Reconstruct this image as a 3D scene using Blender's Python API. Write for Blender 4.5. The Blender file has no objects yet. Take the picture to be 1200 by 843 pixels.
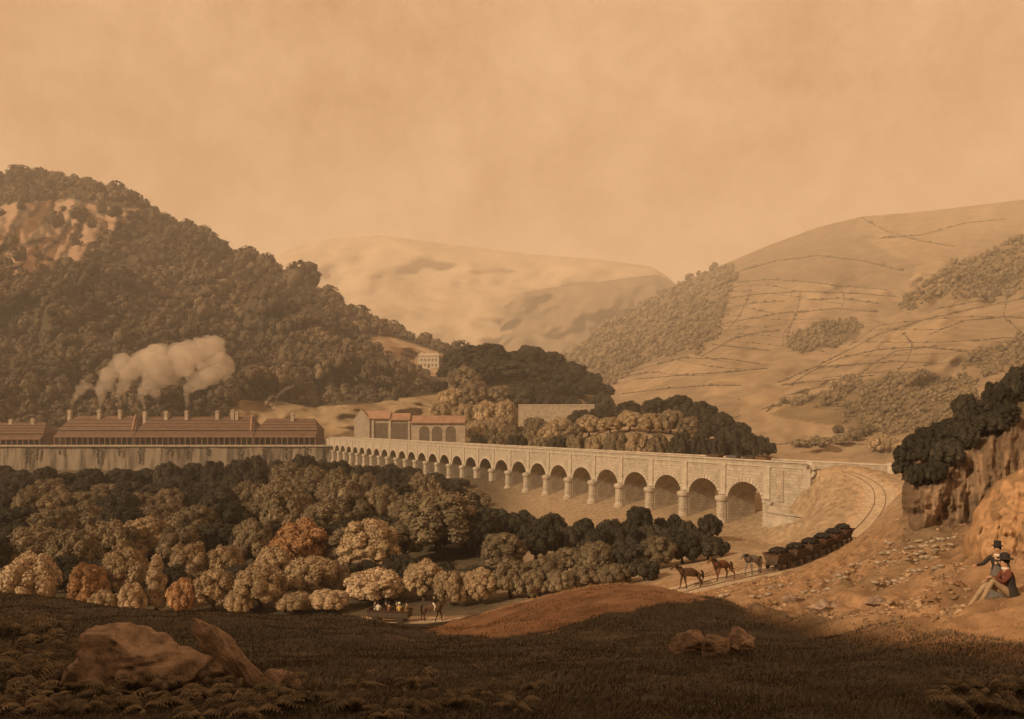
import bpy, bmesh, math, random
import numpy as np
from mathutils import Vector, Matrix, noise as mnoise

random.seed(7)
RNG = np.random.default_rng(11)
S = bpy.context.scene
COL = S.collection
R = math.radians

# ------------------------------------------------------------------ camera
F, CX, HY, CZ = 900.0, 600.0, 498.0, 16.0      # focal length (px of a 1200 wide frame), vanishing row, eye height
cam = bpy.data.cameras.new('camera')
cam_o = bpy.data.objects.new('camera', cam)
COL.objects.link(cam_o)
cam_o.location = (0, 0, CZ)
cam_o.rotation_euler = (R(90), 0, 0)
cam.sensor_width = 36.0
cam.lens = 36.0 * F / 1200.0
cam.shift_y = (HY - 421.5) / 1200.0
cam.clip_start = 0.1
cam.clip_end = 20000
S.camera = cam_o

# ------------------------------------------------------------------ sky, sun, exposure
SUN_DIR = Vector((-0.68, -0.53, 0.50)).normalized()          # towards the sun
SUN_EL = math.asin(SUN_DIR.z)
SUN_AZ = math.atan2(SUN_DIR.x, SUN_DIR.y)
w = bpy.data.worlds.new('World')
S.world = w
w.use_nodes = True
nt = w.node_tree
nt.nodes.clear()
n_out = nt.nodes.new('ShaderNodeOutputWorld')
n_bg = nt.nodes.new('ShaderNodeBackground')
n_bg.inputs['Strength'].default_value = 0.1
n_sky = nt.nodes.new('ShaderNodeTexSky')
n_sky.sky_type = 'NISHITA'
n_sky.sun_disc = False
n_sky.sun_elevation = SUN_EL
n_sky.sun_rotation = SUN_AZ
n_sky.dust_density = 6.0
n_tc = nt.nodes.new('ShaderNodeTexCoord')
n_no = nt.nodes.new('ShaderNodeTexNoise')                    # thin dusty cloud over the whole sky
n_no.inputs['Scale'].default_value = 5.0
n_no.inputs['Detail'].default_value = 12
n_no.inputs['Roughness'].default_value = 0.78
n_ra = nt.nodes.new('ShaderNodeValToRGB')
n_ra.color_ramp.elements[0].position = 0.33
n_ra.color_ramp.elements[0].color = (3.6, 1.66, 0.60, 1)
n_ra.color_ramp.elements[1].position = 0.70
n_ra.color_ramp.elements[1].color = (5.9, 3.35, 1.60, 1)
n_mx = nt.nodes.new('ShaderNodeMix')
n_mx.data_type = 'RGBA'
n_mx.inputs[0].default_value = 0.93
nt.links.new(n_tc.outputs['Generated'], n_no.inputs['Vector'])
nt.links.new(n_no.outputs['Fac'], n_ra.inputs['Fac'])
nt.links.new(n_sky.outputs['Color'], n_mx.inputs[6])
nt.links.new(n_ra.outputs['Color'], n_mx.inputs[7])
nt.links.new(n_mx.outputs[2], n_bg.inputs['Color'])
nt.links.new(n_bg.outputs['Background'], n_out.inputs['Surface'])

sun = bpy.data.lights.new('sun', 'SUN')
sun.energy = 3.6
sun.angle = R(0.8)
sun.color = (1.0, 0.73, 0.44)
sun_o = bpy.data.objects.new('sun', sun)
COL.objects.link(sun_o)
sun_o.rotation_euler = (-SUN_DIR).to_track_quat('-Z', 'Y').to_euler()
sun_o.location = (-60, -80, 120)

S.view_settings.view_transform = 'Standard'
S.view_settings.look = 'None'
S.view_settings.exposure = 0.55
S.view_settings.gamma = 1.0
S.render.engine = 'CYCLES'
S.cycles.use_denoising = True
S.cycles.max_bounces = 6
S.cycles.diffuse_bounces = 2
S.cycles.volume_bounces = 3
S.cycles.transparent_max_bounces = 8

# ------------------------------------------------------------------ helpers
def P(px, py, Y):
    """the point at depth Y that the photograph shows at (px, py)"""
    return np.array([(px - CX) / F * Y, Y, CZ - (py - HY) / F * Y])

def interp(pts, x):
    pts = sorted(pts)
    return np.interp(x, [p[0] for p in pts], [p[1] for p in pts])

_TAB = {}
def fbm(x, y, seed=0, octaves=4, freq=1.0):
    """value noise on arrays"""
    x = np.asarray(x, float); y = np.asarray(y, float)
    out = np.zeros(np.broadcast(x, y).shape); amp = 1.0; tot = 0
    if seed not in _TAB: _TAB[seed] = np.random.default_rng(seed + 1000).random((256, 256))
    tab = _TAB[seed]
    for o in range(octaves):
        fx, fy = x * freq + o * 17.3, y * freq + o * 9.1
        ix, iy = np.floor(fx).astype(int), np.floor(fy).astype(int)
        tx, ty = fx - ix, fy - iy
        tx = tx * tx * (3 - 2 * tx); ty = ty * ty * (3 - 2 * ty)
        a = tab[ix % 256, iy % 256]; b = tab[(ix + 1) % 256, iy % 256]
        c = tab[ix % 256, (iy + 1) % 256]; d = tab[(ix + 1) % 256, (iy + 1) % 256]
        out += amp * ((a * (1 - tx) + b * tx) * (1 - ty) + (c * (1 - tx) + d * tx) * ty)
        tot += amp; amp *= 0.5; freq *= 2.03
    return out / tot * 2 - 1

def np_mesh(name, verts, faces, mats=None, smooth=False, mi=None, colors=None):
    """faces: array (n,3) or (n,4), or a list of lists"""
    me = bpy.data.meshes.new(name)
    verts = np.asarray(verts, np.float32)
    if isinstance(faces, np.ndarray):
        k = faces.shape[1]; n = len(faces)
        me.vertices.add(len(verts)); me.vertices.foreach_set('co', verts.ravel())
        me.loops.add(n * k); me.loops.foreach_set('vertex_index', faces.astype(np.int32).ravel())
        me.polygons.add(n)
        me.polygons.foreach_set('loop_start', np.arange(0, n * k, k, dtype=np.int32))
        me.polygons.foreach_set('loop_total', np.full(n, k, np.int32))
        me.update(calc_edges=True)
    else:
        me.from_pydata([tuple(map(float, v)) for v in verts], [], faces)
        me.update()
    for m in (mats if isinstance(mats, (list, tuple)) else [mats] if mats else []):
        me.materials.append(m)
    if mi is not None:
        me.polygons.foreach_set('material_index', np.asarray(mi, np.int32))
    if smooth:
        me.polygons.foreach_set('use_smooth', np.ones(len(me.polygons), bool))
    if colors is not None:
        at = me.color_attributes.new('cover', 'FLOAT_COLOR', 'POINT')
        c = np.ones((len(verts), 4), np.float32); c[:, :3] = colors
        at.data.foreach_set('color', c.ravel())
    return me

def link(name, me, parent=None, loc=None, rz=0.0, scale=None):
    o = bpy.data.objects.new(name, me)
    COL.objects.link(o)
    if parent is not None: o.parent = parent
    if loc is not None: o.location = [float(v) for v in loc]
    if rz: o.rotation_euler = (0, 0, rz)
    if scale is not None: o.scale = scale if hasattr(scale, '__len__') else (scale,) * 3
    return o

def tag(o, label=None, cat=None, group=None, kind=None):
    if label: o['label'] = label
    if cat: o['category'] = cat
    if group: o['group'] = group
    if kind: o['kind'] = kind
    return o

def empty(name, loc, rz=0.0, scale=None):
    o = link(name, None, None, loc, rz, scale)
    o.empty_display_size = 0.2
    return o

def copy_tree(o, parent=None):
    c = o.copy(); COL.objects.link(c); c.parent = parent
    for ch in list(o.children): copy_tree(ch, c)
    return c

class MB:
    """collects shapes into one mesh"""
    def __init__(self): self.v = []; self.f = []; self.m = []
    def add(self, verts, faces, mi=0):
        b = len(self.v)
        self.v += [tuple(map(float, p)) for p in verts]
        self.f += [[i + b for i in q] for q in faces]
        self.m += [mi] * len(faces)
        return self
    def box(self, x0, x1, y0, y1, z0, z1, mi=0, mat=None):
        vs = [(x, y, z) for z in (z0, z1) for y in (y0, y1) for x in (x0, x1)]
        if mat is not None: vs = [tuple(mat @ Vector(p)) for p in vs]
        return self.add(vs, [[0, 2, 3, 1], [4, 5, 7, 6], [0, 1, 5, 4], [2, 6, 7, 3], [0, 4, 6, 2], [1, 3, 7, 5]], mi)
    def tube(self, pts, radii, n=8, mi=0, cap=True):
        pts = [Vector(p) for p in pts]
        if not hasattr(radii, '__len__'): radii = [radii] * len(pts)
        vs, fs = [], []
        up = Vector((0, 0, 1))
        for i, p in enumerate(pts):
            t = (pts[min(i + 1, len(pts) - 1)] - pts[max(i - 1, 0)]).normalized()
            a = t.cross(up)
            if a.length < 1e-3: a = t.cross(Vector((1, 0, 0)))
            a.normalize(); b = t.cross(a)
            for k in range(n):
                an = 2 * math.pi * k / n
                vs.append(p + (a * math.cos(an) + b * math.sin(an)) * radii[i])
        for i in range(len(pts) - 1):
            for k in range(n):
                k2 = (k + 1) % n
                fs.append([i * n + k, i * n + k2, (i + 1) * n + k2, (i + 1) * n + k])
        if cap:
            fs.append(list(range(n - 1, -1, -1))); fs.append([(len(pts) - 1) * n + k for k in range(n)])
        return self.add(vs, fs, mi)
    def lathe(self, prof, n=12, c=(0, 0, 0), mi=0, a0=0.0, a1=2 * math.pi):
        full = abs(a1 - a0 - 2 * math.pi) < 1e-6
        m = n if full else n + 1
        vs, fs = [], []
        for r, z in prof:
            for k in range(m):
                a = a0 + (a1 - a0) * k / n
                vs.append((c[0] + r * math.cos(a), c[1] + r * math.sin(a), c[2] + z))
        for i in range(len(prof) - 1):
            for k in range(n):
                k2 = (k + 1) % m if full else k + 1
                fs.append([i * m + k, i * m + k2, (i + 1) * m + k2, (i + 1) * m + k])
        return self.add(vs, fs, mi)
    def ball(self, c, r, mi=0, n=8, rot=None):
        if not hasattr(r, '__len__'): r = (r, r, r)
        vs, fs = [], []
        for i in range(n // 2 + 1):
            th = math.pi * i / (n // 2)
            for k in range(n):
                a = 2 * math.pi * k / n
                p = Vector((r[0] * math.sin(th) * math.cos(a), r[1] * math.sin(th) * math.sin(a), r[2] * math.cos(th)))
                if rot is not None: p = rot @ p
                vs.append((c[0] + p[0], c[1] + p[1], c[2] + p[2]))
        for i in range(n // 2):
            for k in range(n):
                fs.append([i * n + k, (i + 1) * n + k, (i + 1) * n + (k + 1) % n, i * n + (k + 1) % n])
        return self.add(vs, fs, mi)
    def mesh(self, name, mats, smooth=False):
        me = bpy.data.meshes.new(name)
        me.from_pydata(self.v, [], self.f); me.update()
        for m in (mats if isinstance(mats, (list, tuple)) else [mats]): me.materials.append(m)
        me.polygons.foreach_set('material_index', np.array(self.m, np.int32))
        if smooth: me.polygons.foreach_set('use_smooth', np.ones(len(me.polygons), bool))
        return me
    def build(self, name, mats, parent=None, loc=None, rz=0.0, smooth=False):
        return link(name, self.mesh(name, mats, smooth), parent, loc, rz)

def ico(sub):
    bm = bmesh.new(); bmesh.ops.create_icosphere(bm, subdivisions=sub, radius=1.0)
    v = np.array([p.co[:] for p in bm.verts]); f = np.array([[q.index for q in t.verts] for t in bm.faces])
    bm.free(); return v, f
ICO1, ICO2, ICO5 = ico(1), ico(2), ico(5)

# ------------------------------------------------------------------ materials
def mat(name, c1, c2=None, scale=3.0, rough=0.9, bump=0.0, bscale=None, obj_var=0.0, island=0.0, attr=False,
        stretch=None, contrast=(0.35, 0.65), spec=0.2, detail=6.0):
    m = bpy.data.materials.new(name); m.use_nodes = True
    t = m.node_tree; N = t.nodes; L = t.links
    b = N['Principled BSDF']
    b.inputs['Roughness'].default_value = rough
    b.inputs['Specular IOR Level'].default_value = spec
    tc = N.new('ShaderNodeTexCoord'); vec = tc.outputs['Object']
    if stretch:
        mp = N.new('ShaderNodeMapping'); mp.inputs['Scale'].default_value = stretch
        L.new(vec, mp.inputs['Vector']); vec = mp.outputs['Vector']
    no = N.new('ShaderNodeTexNoise'); no.inputs['Scale'].default_value = scale; no.inputs['Detail'].default_value = detail
    no.inputs['Roughness'].default_value = 0.65
    L.new(vec, no.inputs['Vector'])
    ra = N.new('ShaderNodeValToRGB')
    ra.color_ramp.elements[0].position, ra.color_ramp.elements[1].position = contrast
    if attr:                              # land cover colour varied by noise
        at = N.new('ShaderNodeAttribute'); at.attribute_name = 'cover'
        ra.color_ramp.elements[0].color = (*([1 - attr] * 3), 1); ra.color_ramp.elements[1].color = (*([1 + attr] * 3), 1)
        mu = N.new('ShaderNodeMix'); mu.data_type = 'RGBA'; mu.blend_type = 'MULTIPLY'; mu.inputs[0].default_value = 1.0
        L.new(at.outputs['Color'], mu.inputs[6]); L.new(ra.outputs['Color'], mu.inputs[7]); col = mu.outputs[2]
    else:
        ra.color_ramp.elements[0].color = (*c1, 1); ra.color_ramp.elements[1].color = (*(c2 or c1), 1)
        col = ra.outputs['Color']
    L.new(no.outputs['Fac'], ra.inputs['Fac'])
    for amt, node, sock in ((obj_var, 'ShaderNodeObjectInfo', 'Random'), (island, 'ShaderNodeNewGeometry', 'Random Per Island')):
        if amt:
            oi = N.new(node); mr = N.new('ShaderNodeMapRange')
            mr.inputs['To Min'].default_value = 1 - amt; mr.inputs['To Max'].default_value = 1 + amt
            L.new(oi.outputs[sock], mr.inputs['Value'])
            hs = N.new('ShaderNodeHueSaturation'); L.new(col, hs.inputs['Color']); L.new(mr.outputs['Result'], hs.inputs['Value'])
            col = hs.outputs['Color']
    L.new(col, b.inputs['Base Color'])
    if bump:
        bp = N.new('ShaderNodeBump'); bp.inputs['Strength'].default_value = bump; bp.inputs['Distance'].default_value = 0.05
        nb = N.new('ShaderNodeTexNoise'); nb.inputs['Scale'].default_value = bscale or scale * 3; nb.inputs['Detail'].default_value = 8
        nb.inputs['Roughness'].default_value = 0.7
        L.new(vec, nb.inputs['Vector']); L.new(nb.outputs['Fac'], bp.inputs['Height']); L.new(bp.outputs['Normal'], b.inputs['Normal'])
    return m

def courses(m, bw, bh, dark=0.72):
    """fine block courses in a stone material (blocks too small in the view to pick apart)"""
    t = m.node_tree; N = t.nodes; L = t.links; b = N['Principled BSDF']
    src = b.inputs['Base Color'].links[0].from_socket
    tc = N.new('ShaderNodeTexCoord'); se = N.new('ShaderNodeSeparateXYZ'); co = N.new('ShaderNodeCombineXYZ'); ad = N.new('ShaderNodeMath')
    L.new(tc.outputs['Object'], se.inputs[0]); L.new(se.outputs['X'], ad.inputs[0]); L.new(se.outputs['Y'], ad.inputs[1]); L.new(ad.outputs[0], co.inputs['X']); L.new(se.outputs['Z'], co.inputs['Y'])
    br = N.new('ShaderNodeTexBrick'); br.inputs['Scale'].default_value = 1.0; br.inputs['Brick Width'].default_value = bw; br.inputs['Row Height'].default_value = bh
    br.inputs['Mortar Size'].default_value = 0.035; br.inputs['Color1'].default_value = (1.12, 1.12, 1.12, 1); br.inputs['Color2'].default_value = (0.86, 0.86, 0.86, 1); br.inputs['Mortar'].default_value = (dark, dark, dark, 1)
    L.new(co.outputs[0], br.inputs['Vector'])
    mu = N.new('ShaderNodeMix'); mu.data_type = 'RGBA'; mu.blend_type = 'MULTIPLY'; mu.inputs[0].default_value = 1.0
    L.new(src, mu.inputs[6]); L.new(br.outputs['Color'], mu.inputs[7]); L.new(mu.outputs[2], b.inputs['Base Color'])
M = {}
M['terrain'] = mat('terrain', None, attr=0.45, c2=None, scale=1.3, bump=0.9, bscale=5.0, detail=10, contrast=(0.3, 0.7)) if False else mat('terrain', (0, 0, 0), attr=0.42, scale=1.1, bump=0.9, bscale=4.0, detail=10, contrast=(0.3, 0.7))
M['hill'] = mat('hill', (0, 0, 0), attr=0.30, scale=0.045, bump=0.6, bscale=0.25, detail=9, contrast=(0.3, 0.7))
M['farhill'] = mat('farhill', (0, 0, 0), attr=0.30, scale=0.012, bump=0.6, bscale=0.05, detail=9, contrast=(0.3, 0.7))
M['road'] = mat('road', (0.34, 0.26, 0.18), (0.50, 0.40, 0.29), scale=1.6, bump=0.6, bscale=6)
M['stone'] = mat('stone', (0.32, 0.27, 0.215), (0.46, 0.40, 0.325), scale=0.8, bump=0.9, bscale=3.0, obj_var=0.07, detail=10)
M['stone_dark'] = mat('stone_dark', (0.30, 0.25, 0.20), (0.46, 0.38, 0.30), scale=0.6, bump=0.6, bscale=3.0, obj_var=0.08)
courses(M['stone'], 1.15, 0.48); courses(M['stone_dark'], 1.0, 0.45)
M['coping'] = mat('coping', (0.34, 0.29, 0.235), (0.50, 0.44, 0.36), scale=0.7, bump=0.4, bscale=4.0, obj_var=0.05)
M['terrace'] = mat('terrace', (0.075, 0.062, 0.048), (0.24, 0.20, 0.155), scale=0.33, bump=0.9, bscale=1.0, stretch=(1, 1, 0.16), contrast=(0.38, 0.56))
M['brick'] = mat('brick', (0.12, 0.072, 0.052), (0.18, 0.112, 0.08), scale=0.5, bump=0.3, bscale=3.0, obj_var=0.1)
M['tile'] = mat('tile', (0.095, 0.060, 0.045), (0.155, 0.098, 0.072), scale=0.5, bump=0.6, bscale=2.0, stretch=(1, 1, 3), obj_var=0.1)
M['tile_light'] = mat('tile_light', (0.22, 0.135, 0.092), (0.32, 0.20, 0.14), scale=0.4, bump=0.6, bscale=2.0, obj_var=0.1)
M['dark'] = mat('dark', (0.02, 0.016, 0.012), (0.035, 0.027, 0.02), scale=1.0)
M['pane'] = mat('pane', (0.10, 0.08, 0.06), (0.16, 0.13, 0.10), scale=1)
M['white'] = mat('white', (0.40, 0.345, 0.28), (0.50, 0.44, 0.365), scale=0.6, bump=0.2)
M['rock'] = mat('rock', (0.17, 0.122, 0.09), (0.44, 0.325, 0.24), scale=4.0, bump=1.0, bscale=16, obj_var=0.12, detail=10)
M['cliff'] = mat('cliff', (0, 0, 0), attr=0.35, scale=1.1, bump=1.0, bscale=4.0, detail=10, contrast=(0.3, 0.7))
M['pale_stone'] = mat('pale_stone', (0.24, 0.19, 0.14), (0.42, 0.34, 0.26), scale=3.0, bump=0.7, bscale=9, obj_var=0.15)
M['bark'] = mat('bark', (0.05, 0.035, 0.024), (0.10, 0.07, 0.05), scale=6, bump=0.8, obj_var=0.15)
M['gold'] = mat('gold', (0.235, 0.172, 0.105), (0.40, 0.30, 0.19), scale=0.9, obj_var=0.18, island=0.28, spec=0.1)
M['pale'] = mat('pale', (0.31, 0.23, 0.15), (0.47, 0.355, 0.235), scale=0.9, obj_var=0.12, island=0.25, spec=0.1)
M['russet'] = mat('russet', (0.24, 0.135, 0.07), (0.40, 0.235, 0.125), scale=0.9, obj_var=0.12, island=0.28, spec=0.1)
M['olive'] = mat('olive', (0.11, 0.088, 0.058), (0.235, 0.185, 0.12), scale=0.9, obj_var=0.22, island=0.28, spec=0.1)
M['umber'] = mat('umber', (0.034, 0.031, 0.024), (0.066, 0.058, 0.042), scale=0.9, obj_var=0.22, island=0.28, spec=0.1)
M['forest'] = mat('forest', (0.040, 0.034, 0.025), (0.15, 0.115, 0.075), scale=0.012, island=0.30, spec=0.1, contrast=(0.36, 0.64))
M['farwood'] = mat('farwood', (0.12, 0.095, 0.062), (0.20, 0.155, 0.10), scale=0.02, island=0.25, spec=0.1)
M['hedge'] = mat('hedge', (0.10, 0.08, 0.055), (0.15, 0.12, 0.08), scale=0.3, obj_var=0.1, spec=0.1)
M['fern'] = mat('fern', (0.075, 0.062, 0.042), (0.17, 0.135, 0.09), scale=2.0, obj_var=0.25, island=0.2)
M['grass'] = mat('grass', (0.055, 0.047, 0.034), (0.125, 0.102, 0.07), scale=0.8, island=0.35)
M['grass_dry'] = mat('grass_dry', (0.20, 0.12, 0.055), (0.34, 0.21, 0.10), scale=0.8, island=0.3)
M['wood_dark'] = mat('wood_dark', (0.075, 0.05, 0.036), (0.125, 0.085, 0.06), scale=3, bump=0.3, obj_var=0.15)
M['wood_red'] = mat('wood_red', (0.06, 0.028, 0.018), (0.10, 0.047, 0.03), scale=3, bump=0.3, obj_var=0.2)
M['coal'] = mat('coal', (0.012, 0.011, 0.01), (0.035, 0.03, 0.026), scale=6, rough=0.6, bump=0.5, island=0.4)
M['rail'] = mat('rail', (0.14, 0.10, 0.07), (0.22, 0.16, 0.11), scale=2, rough=0.6)
M['iron'] = mat('iron', (0.03, 0.024, 0.02), (0.07, 0.05, 0.04), scale=8, rough=0.6)
M['horse_bay'] = mat('horse_bay', (0.10, 0.042, 0.018), (0.16, 0.07, 0.03), scale=2, rough=0.6)
M['horse_brown'] = mat('horse_brown', (0.055, 0.028, 0.015), (0.09, 0.047, 0.025), scale=2, rough=0.6)
M['horse_grey'] = mat('horse_grey', (0.13, 0.11, 0.095), (0.24, 0.21, 0.18), scale=3, rough=0.6)
M['mane'] = mat('mane', (0.014, 0.01, 0.008), scale=5)
M['skin'] = mat('skin', (0.42, 0.24, 0.15), (0.48, 0.28, 0.18), scale=6, rough=0.6)
M['cloth_dark'] = mat('cloth_dark', (0.025, 0.022, 0.022), (0.045, 0.038, 0.034), scale=6)
M['cloth_grey'] = mat('cloth_grey', (0.10, 0.09, 0.085), (0.15, 0.135, 0.12), scale=6)
M['cloth_white'] = mat('cloth_white', (0.62, 0.55, 0.45), (0.72, 0.65, 0.54), scale=6)
M['cloth_yellow'] = mat('cloth_yellow', (0.55, 0.38, 0.12), (0.66, 0.47, 0.17), scale=6)
M['cloth_brown'] = mat('cloth_brown', (0.14, 0.075, 0.04), (0.20, 0.11, 0.06), scale=6)
M['cloth_red'] = mat('cloth_red', (0.12, 0.04, 0.028), (0.17, 0.06, 0.04), scale=6)
M['cloth_buff'] = mat('cloth_buff', (0.28, 0.20, 0.125), (0.38, 0.275, 0.175), scale=6)
M['leather'] = mat('leather', (0.03, 0.018, 0.012), (0.06, 0.035, 0.02), scale=6, rough=0.5)
M['panel_grey'] = mat('panel_grey', (0.07, 0.066, 0.062), (0.11, 0.10, 0.095), scale=4)

# ------------------------------------------------------------------ terrain: a height field fitted through surveyed points
CP = []
def cp(px, py, Y): p = P(px, py, Y); CP.append((px, Y, p[2]))
def cz(px, Y, z): CP.append((px, Y, z))
ROAD_PX = [(975, 551, 108), (1000, 556, 105), (1026, 570, 100), (1031, 590, 95), (1018, 612, 89), (995, 632, 82), (965, 648, 76),
           (925, 664, 71), (880, 674, 67.5), (840, 682, 65), (800, 692, 63.5), (740, 706, 64), (660, 718, 66), (580, 727, 69),
           (520, 729, 71), (455, 730, 72), (380, 731, 73), (250, 732, 74), (100, 733, 75), (-100, 734, 76)]
ROAD = np.array([P(*q) for q in ROAD_PX])
CREST = [(-250, 690, 30), (0, 697, 29), (60, 702, 28.5), (120, 710, 28), (170, 717, 27.5), (260, 720, 27), (340, 722, 26.5), (420, 725, 26), (455, 731, 25.5),
         (490, 737, 25.5), (530, 733, 27), (560, 722, 28.5), (600, 708, 30), (650, 697, 31), (700, 690, 32), (750, 687, 32), (785, 691, 31), (820, 702, 29),
         (860, 714, 26.5), (950, 735, 20), (1000, 743, 17.5), (1100, 752, 14.5), (1200, 760, 12.5), (1400, 770, 11)]
for q in CREST:
    cp(*q)
for px in range(-250, 1451, 170):
    cp(px, 843, 9.0); cp(px, 1010, 5.2); cp(px, 1700, 2.6)
for px, py, Y in [(-250, 775, 13), (0, 778, 13), (200, 780, 13), (400, 785, 13), (600, 780, 13.5), (800, 778, 13.5), (1000, 790, 11.5), (1200, 800, 10.3), (1400, 805, 10),
                  (0, 730, 20), (200, 745, 19), (400, 752, 18.5), (600, 745, 20), (740, 722, 22), (850, 740, 19)]:
    cp(px, py, Y)
for q in ROAD_PX[::1]:
    cp(*q)
for px, Y, z in [(-250, 45, 4), (0, 45, 3.0), (200, 45, 2.5), (400, 45, 1.2), (500, 45, 0.8), (600, 45, 4.0), (700, 46, 5.0),
                 (-250, 60, -1.2), (0, 60, -1.3), (200, 60, -1.6), (400, 58, -1.4), (520, 58, -1.0), (620, 57, 1.5), (720, 56, 3.0), (790, 50, 5.0), (790, 57, 3.2),
                 (-300, 82, -3), (0, 82, -3), (300, 82, -3), (450, 80, -2.9), (560, 79, -2.4), (650, 78, -1.4), (730, 76, -0.3), (800, 74, 1.2), (850, 74, 2.0),
                 (0, 120, -3), (300, 120, -3), (500, 120, -2), (600, 110, -1.3), (700, 110, -0.6), (780, 105, -0.2), (835, 100, 0.2), (850, 85, 1.3), (890, 85, 2.4),
                 (860, 112, 0.0), (895, 112, 0.0), (905, 110, -.1), (873, 120, -.5), (850, 114, -.4), (880, 106, -.2), (862, 96, .1), (820, 120, -.4), (890, 116, -.4), (925, 108, 0.1), (936, 107, 0.9), (945, 105.5, 2.0), (954, 104, 5.2), (962, 104, 7.4), (900, 98, 0.4), (925, 96, 1.1), (945, 97, 2.4), (930, 88, 2.2), (970, 95, 5.2), (990, 100, 7.6), (950, 112, 8.6), (940, 116, 5),
                 (0, 200, -2.5), (300, 200, -2.2), (500, 200, -0.5), (600, 190, -0.2), (700, 160, 0), (800, 130, -0.1),
                 (-300, 345, -5), (0, 345, -5), (200, 345, -5), (370, 345, -3), (480, 290, 0), (600, 250, 2), (560, 330, 3),
                 (690, 250, 13), (780, 250, 16), (850, 240, 12.0), (905, 235, 6.5), (730, 196, 8.5), (640, 222, 8), (690, 202, 8.5), (770, 184, 8), (830, 176, 7), (870, 182, 6),
                 (600, 330, 8), (700, 400, 12), (850, 400, 2), (980, 140, 5.5), (1000, 160, 3.5), (1100, 160, 4), (1100, 250, 0), (1300, 300, 0), (950, 300, 0),
                 (1045, 116, 8.9), (1000, 113, 9.2), (1100, 112, 9.0), (1200, 120, 9), (1400, 120, 12), (400, 440, 6), (0, 440, 5), (1300, 440, 0), (900, 440, 0)]:
    cz(px, Y, z)
for q in [(1050, 585, 82), (1060, 612, 53), (1140, 612, 51), (1100, 640, 44), (1040, 640, 51), (1000, 665, 43), (1060, 680, 33), (950, 690, 43), (900, 690, 52),
          (860, 695, 56), (900, 722, 33), (1000, 700, 31), (1100, 700, 26), (1000, 735, 19.5), (1100, 740, 16), (1175, 703, 18), (1200, 703, 18), (1175, 740, 14.3),
          (1140, 690, 20.5), (1120, 670, 26), (1200, 690, 21), (1300, 690, 21), (1400, 680, 25), (1250, 610, 50), (1400, 600, 60), (1080, 560, 100), (1060, 575, 86),
          (960, 668, 62), (990, 655, 62), (1030, 625, 66), (820, 715, 40), (870, 735, 27)]:
    cp(*q)
cz(1166, 19.6, P(1166, 709, 19.6)[2])

CPA = np.array([((px - CX) / F, math.log(Y), z) for px, Y, z in CP])
def _k(d2): return np.where(d2 < 1e-12, 0, d2 * 0.5 * np.log(np.maximum(d2, 1e-12)))
_n = len(CPA)
_A = np.zeros((_n + 3, _n + 3))
_d2 = ((CPA[:, None, :2] - CPA[None, :, :2]) ** 2).sum(-1)
_A[:_n, :_n] = _k(_d2) + np.eye(_n) * 2e-4
_A[:_n, _n] = _A[_n, :_n] = 1
_A[:_n, _n + 1:] = CPA[:, :2]; _A[_n + 1:, :_n] = CPA[:, :2].T
_W = np.linalg.solve(_A, np.concatenate([CPA[:, 2], np.zeros(3)]))
def tps(u, v):
    sh = u.shape; u = u.ravel(); v = v.ravel(); out = np.empty(len(u))
    for a in range(0, len(u), 20000):
        uu, vv = u[a:a + 20000], v[a:a + 20000]
        d2 = (uu[:, None] - CPA[None, :, 0]) ** 2 + (vv[:, None] - CPA[None, :, 1]) ** 2
        out[a:a + 20000] = _k(d2) @ _W[:_n] + _W[_n] + _W[_n + 1] * uu + _W[_n + 2] * vv
    return out.reshape(sh)

def polydist(X, Y, line):
    """distance to a polyline in plan, and its height at the nearest point"""
    best = np.full(X.shape, 1e9); hz = np.zeros(X.shape)
    for a, b in zip(line[:-1], line[1:]):
        dx, dy = b[0] - a[0], b[1] - a[1]
        t = np.clip(((X - a[0]) * dx + (Y - a[1]) * dy) / (dx * dx + dy * dy), 0, 1)
        d = np.hypot(X - a[0] - t * dx, Y - a[1] - t * dy)
        k = d < best
        best = np.where(k, d, best); hz = np.where(k, a[2] + t * (b[2] - a[2]), hz)
    return best, hz

def smooth_line(line, step):
    """Catmull-Rom through the points, resampled"""
    out = []
    n = len(line)
    for i in range(n - 1):
        p0, p1, p2, p3 = line[max(i - 1, 0)], line[i], line[i + 1], line[min(i + 2, n - 1)]
        k = max(2, int(np.linalg.norm(p2 - p1) / step))
        for j in range(k):
            t = j / k
            out.append(0.5 * ((2 * p1) + (-p0 + p2) * t + (2 * p0 - 5 * p1 + 4 * p2 - p3) * t * t + (-p0 + 3 * p1 - 3 * p2 + p3) * t ** 3))
    out.append(line[-1])
    return np.array(out)
ROADS = smooth_line(ROAD, 0.6)

def inpoly(px, py, poly):
    px = np.asarray(px); py = np.asarray(py); c = np.zeros(np.broadcast(px, py).shape, bool)
    n = len(poly)
    for i in range(n):
        x1, y1 = poly[i]; x2, y2 = poly[(i + 1) % n]
        k = ((y1 > py) != (y2 > py)) & (px < (x2 - x1) * (py - y1) / (y2 - y1 + 1e-9) + x1)
        c ^= k
    return c

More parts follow.
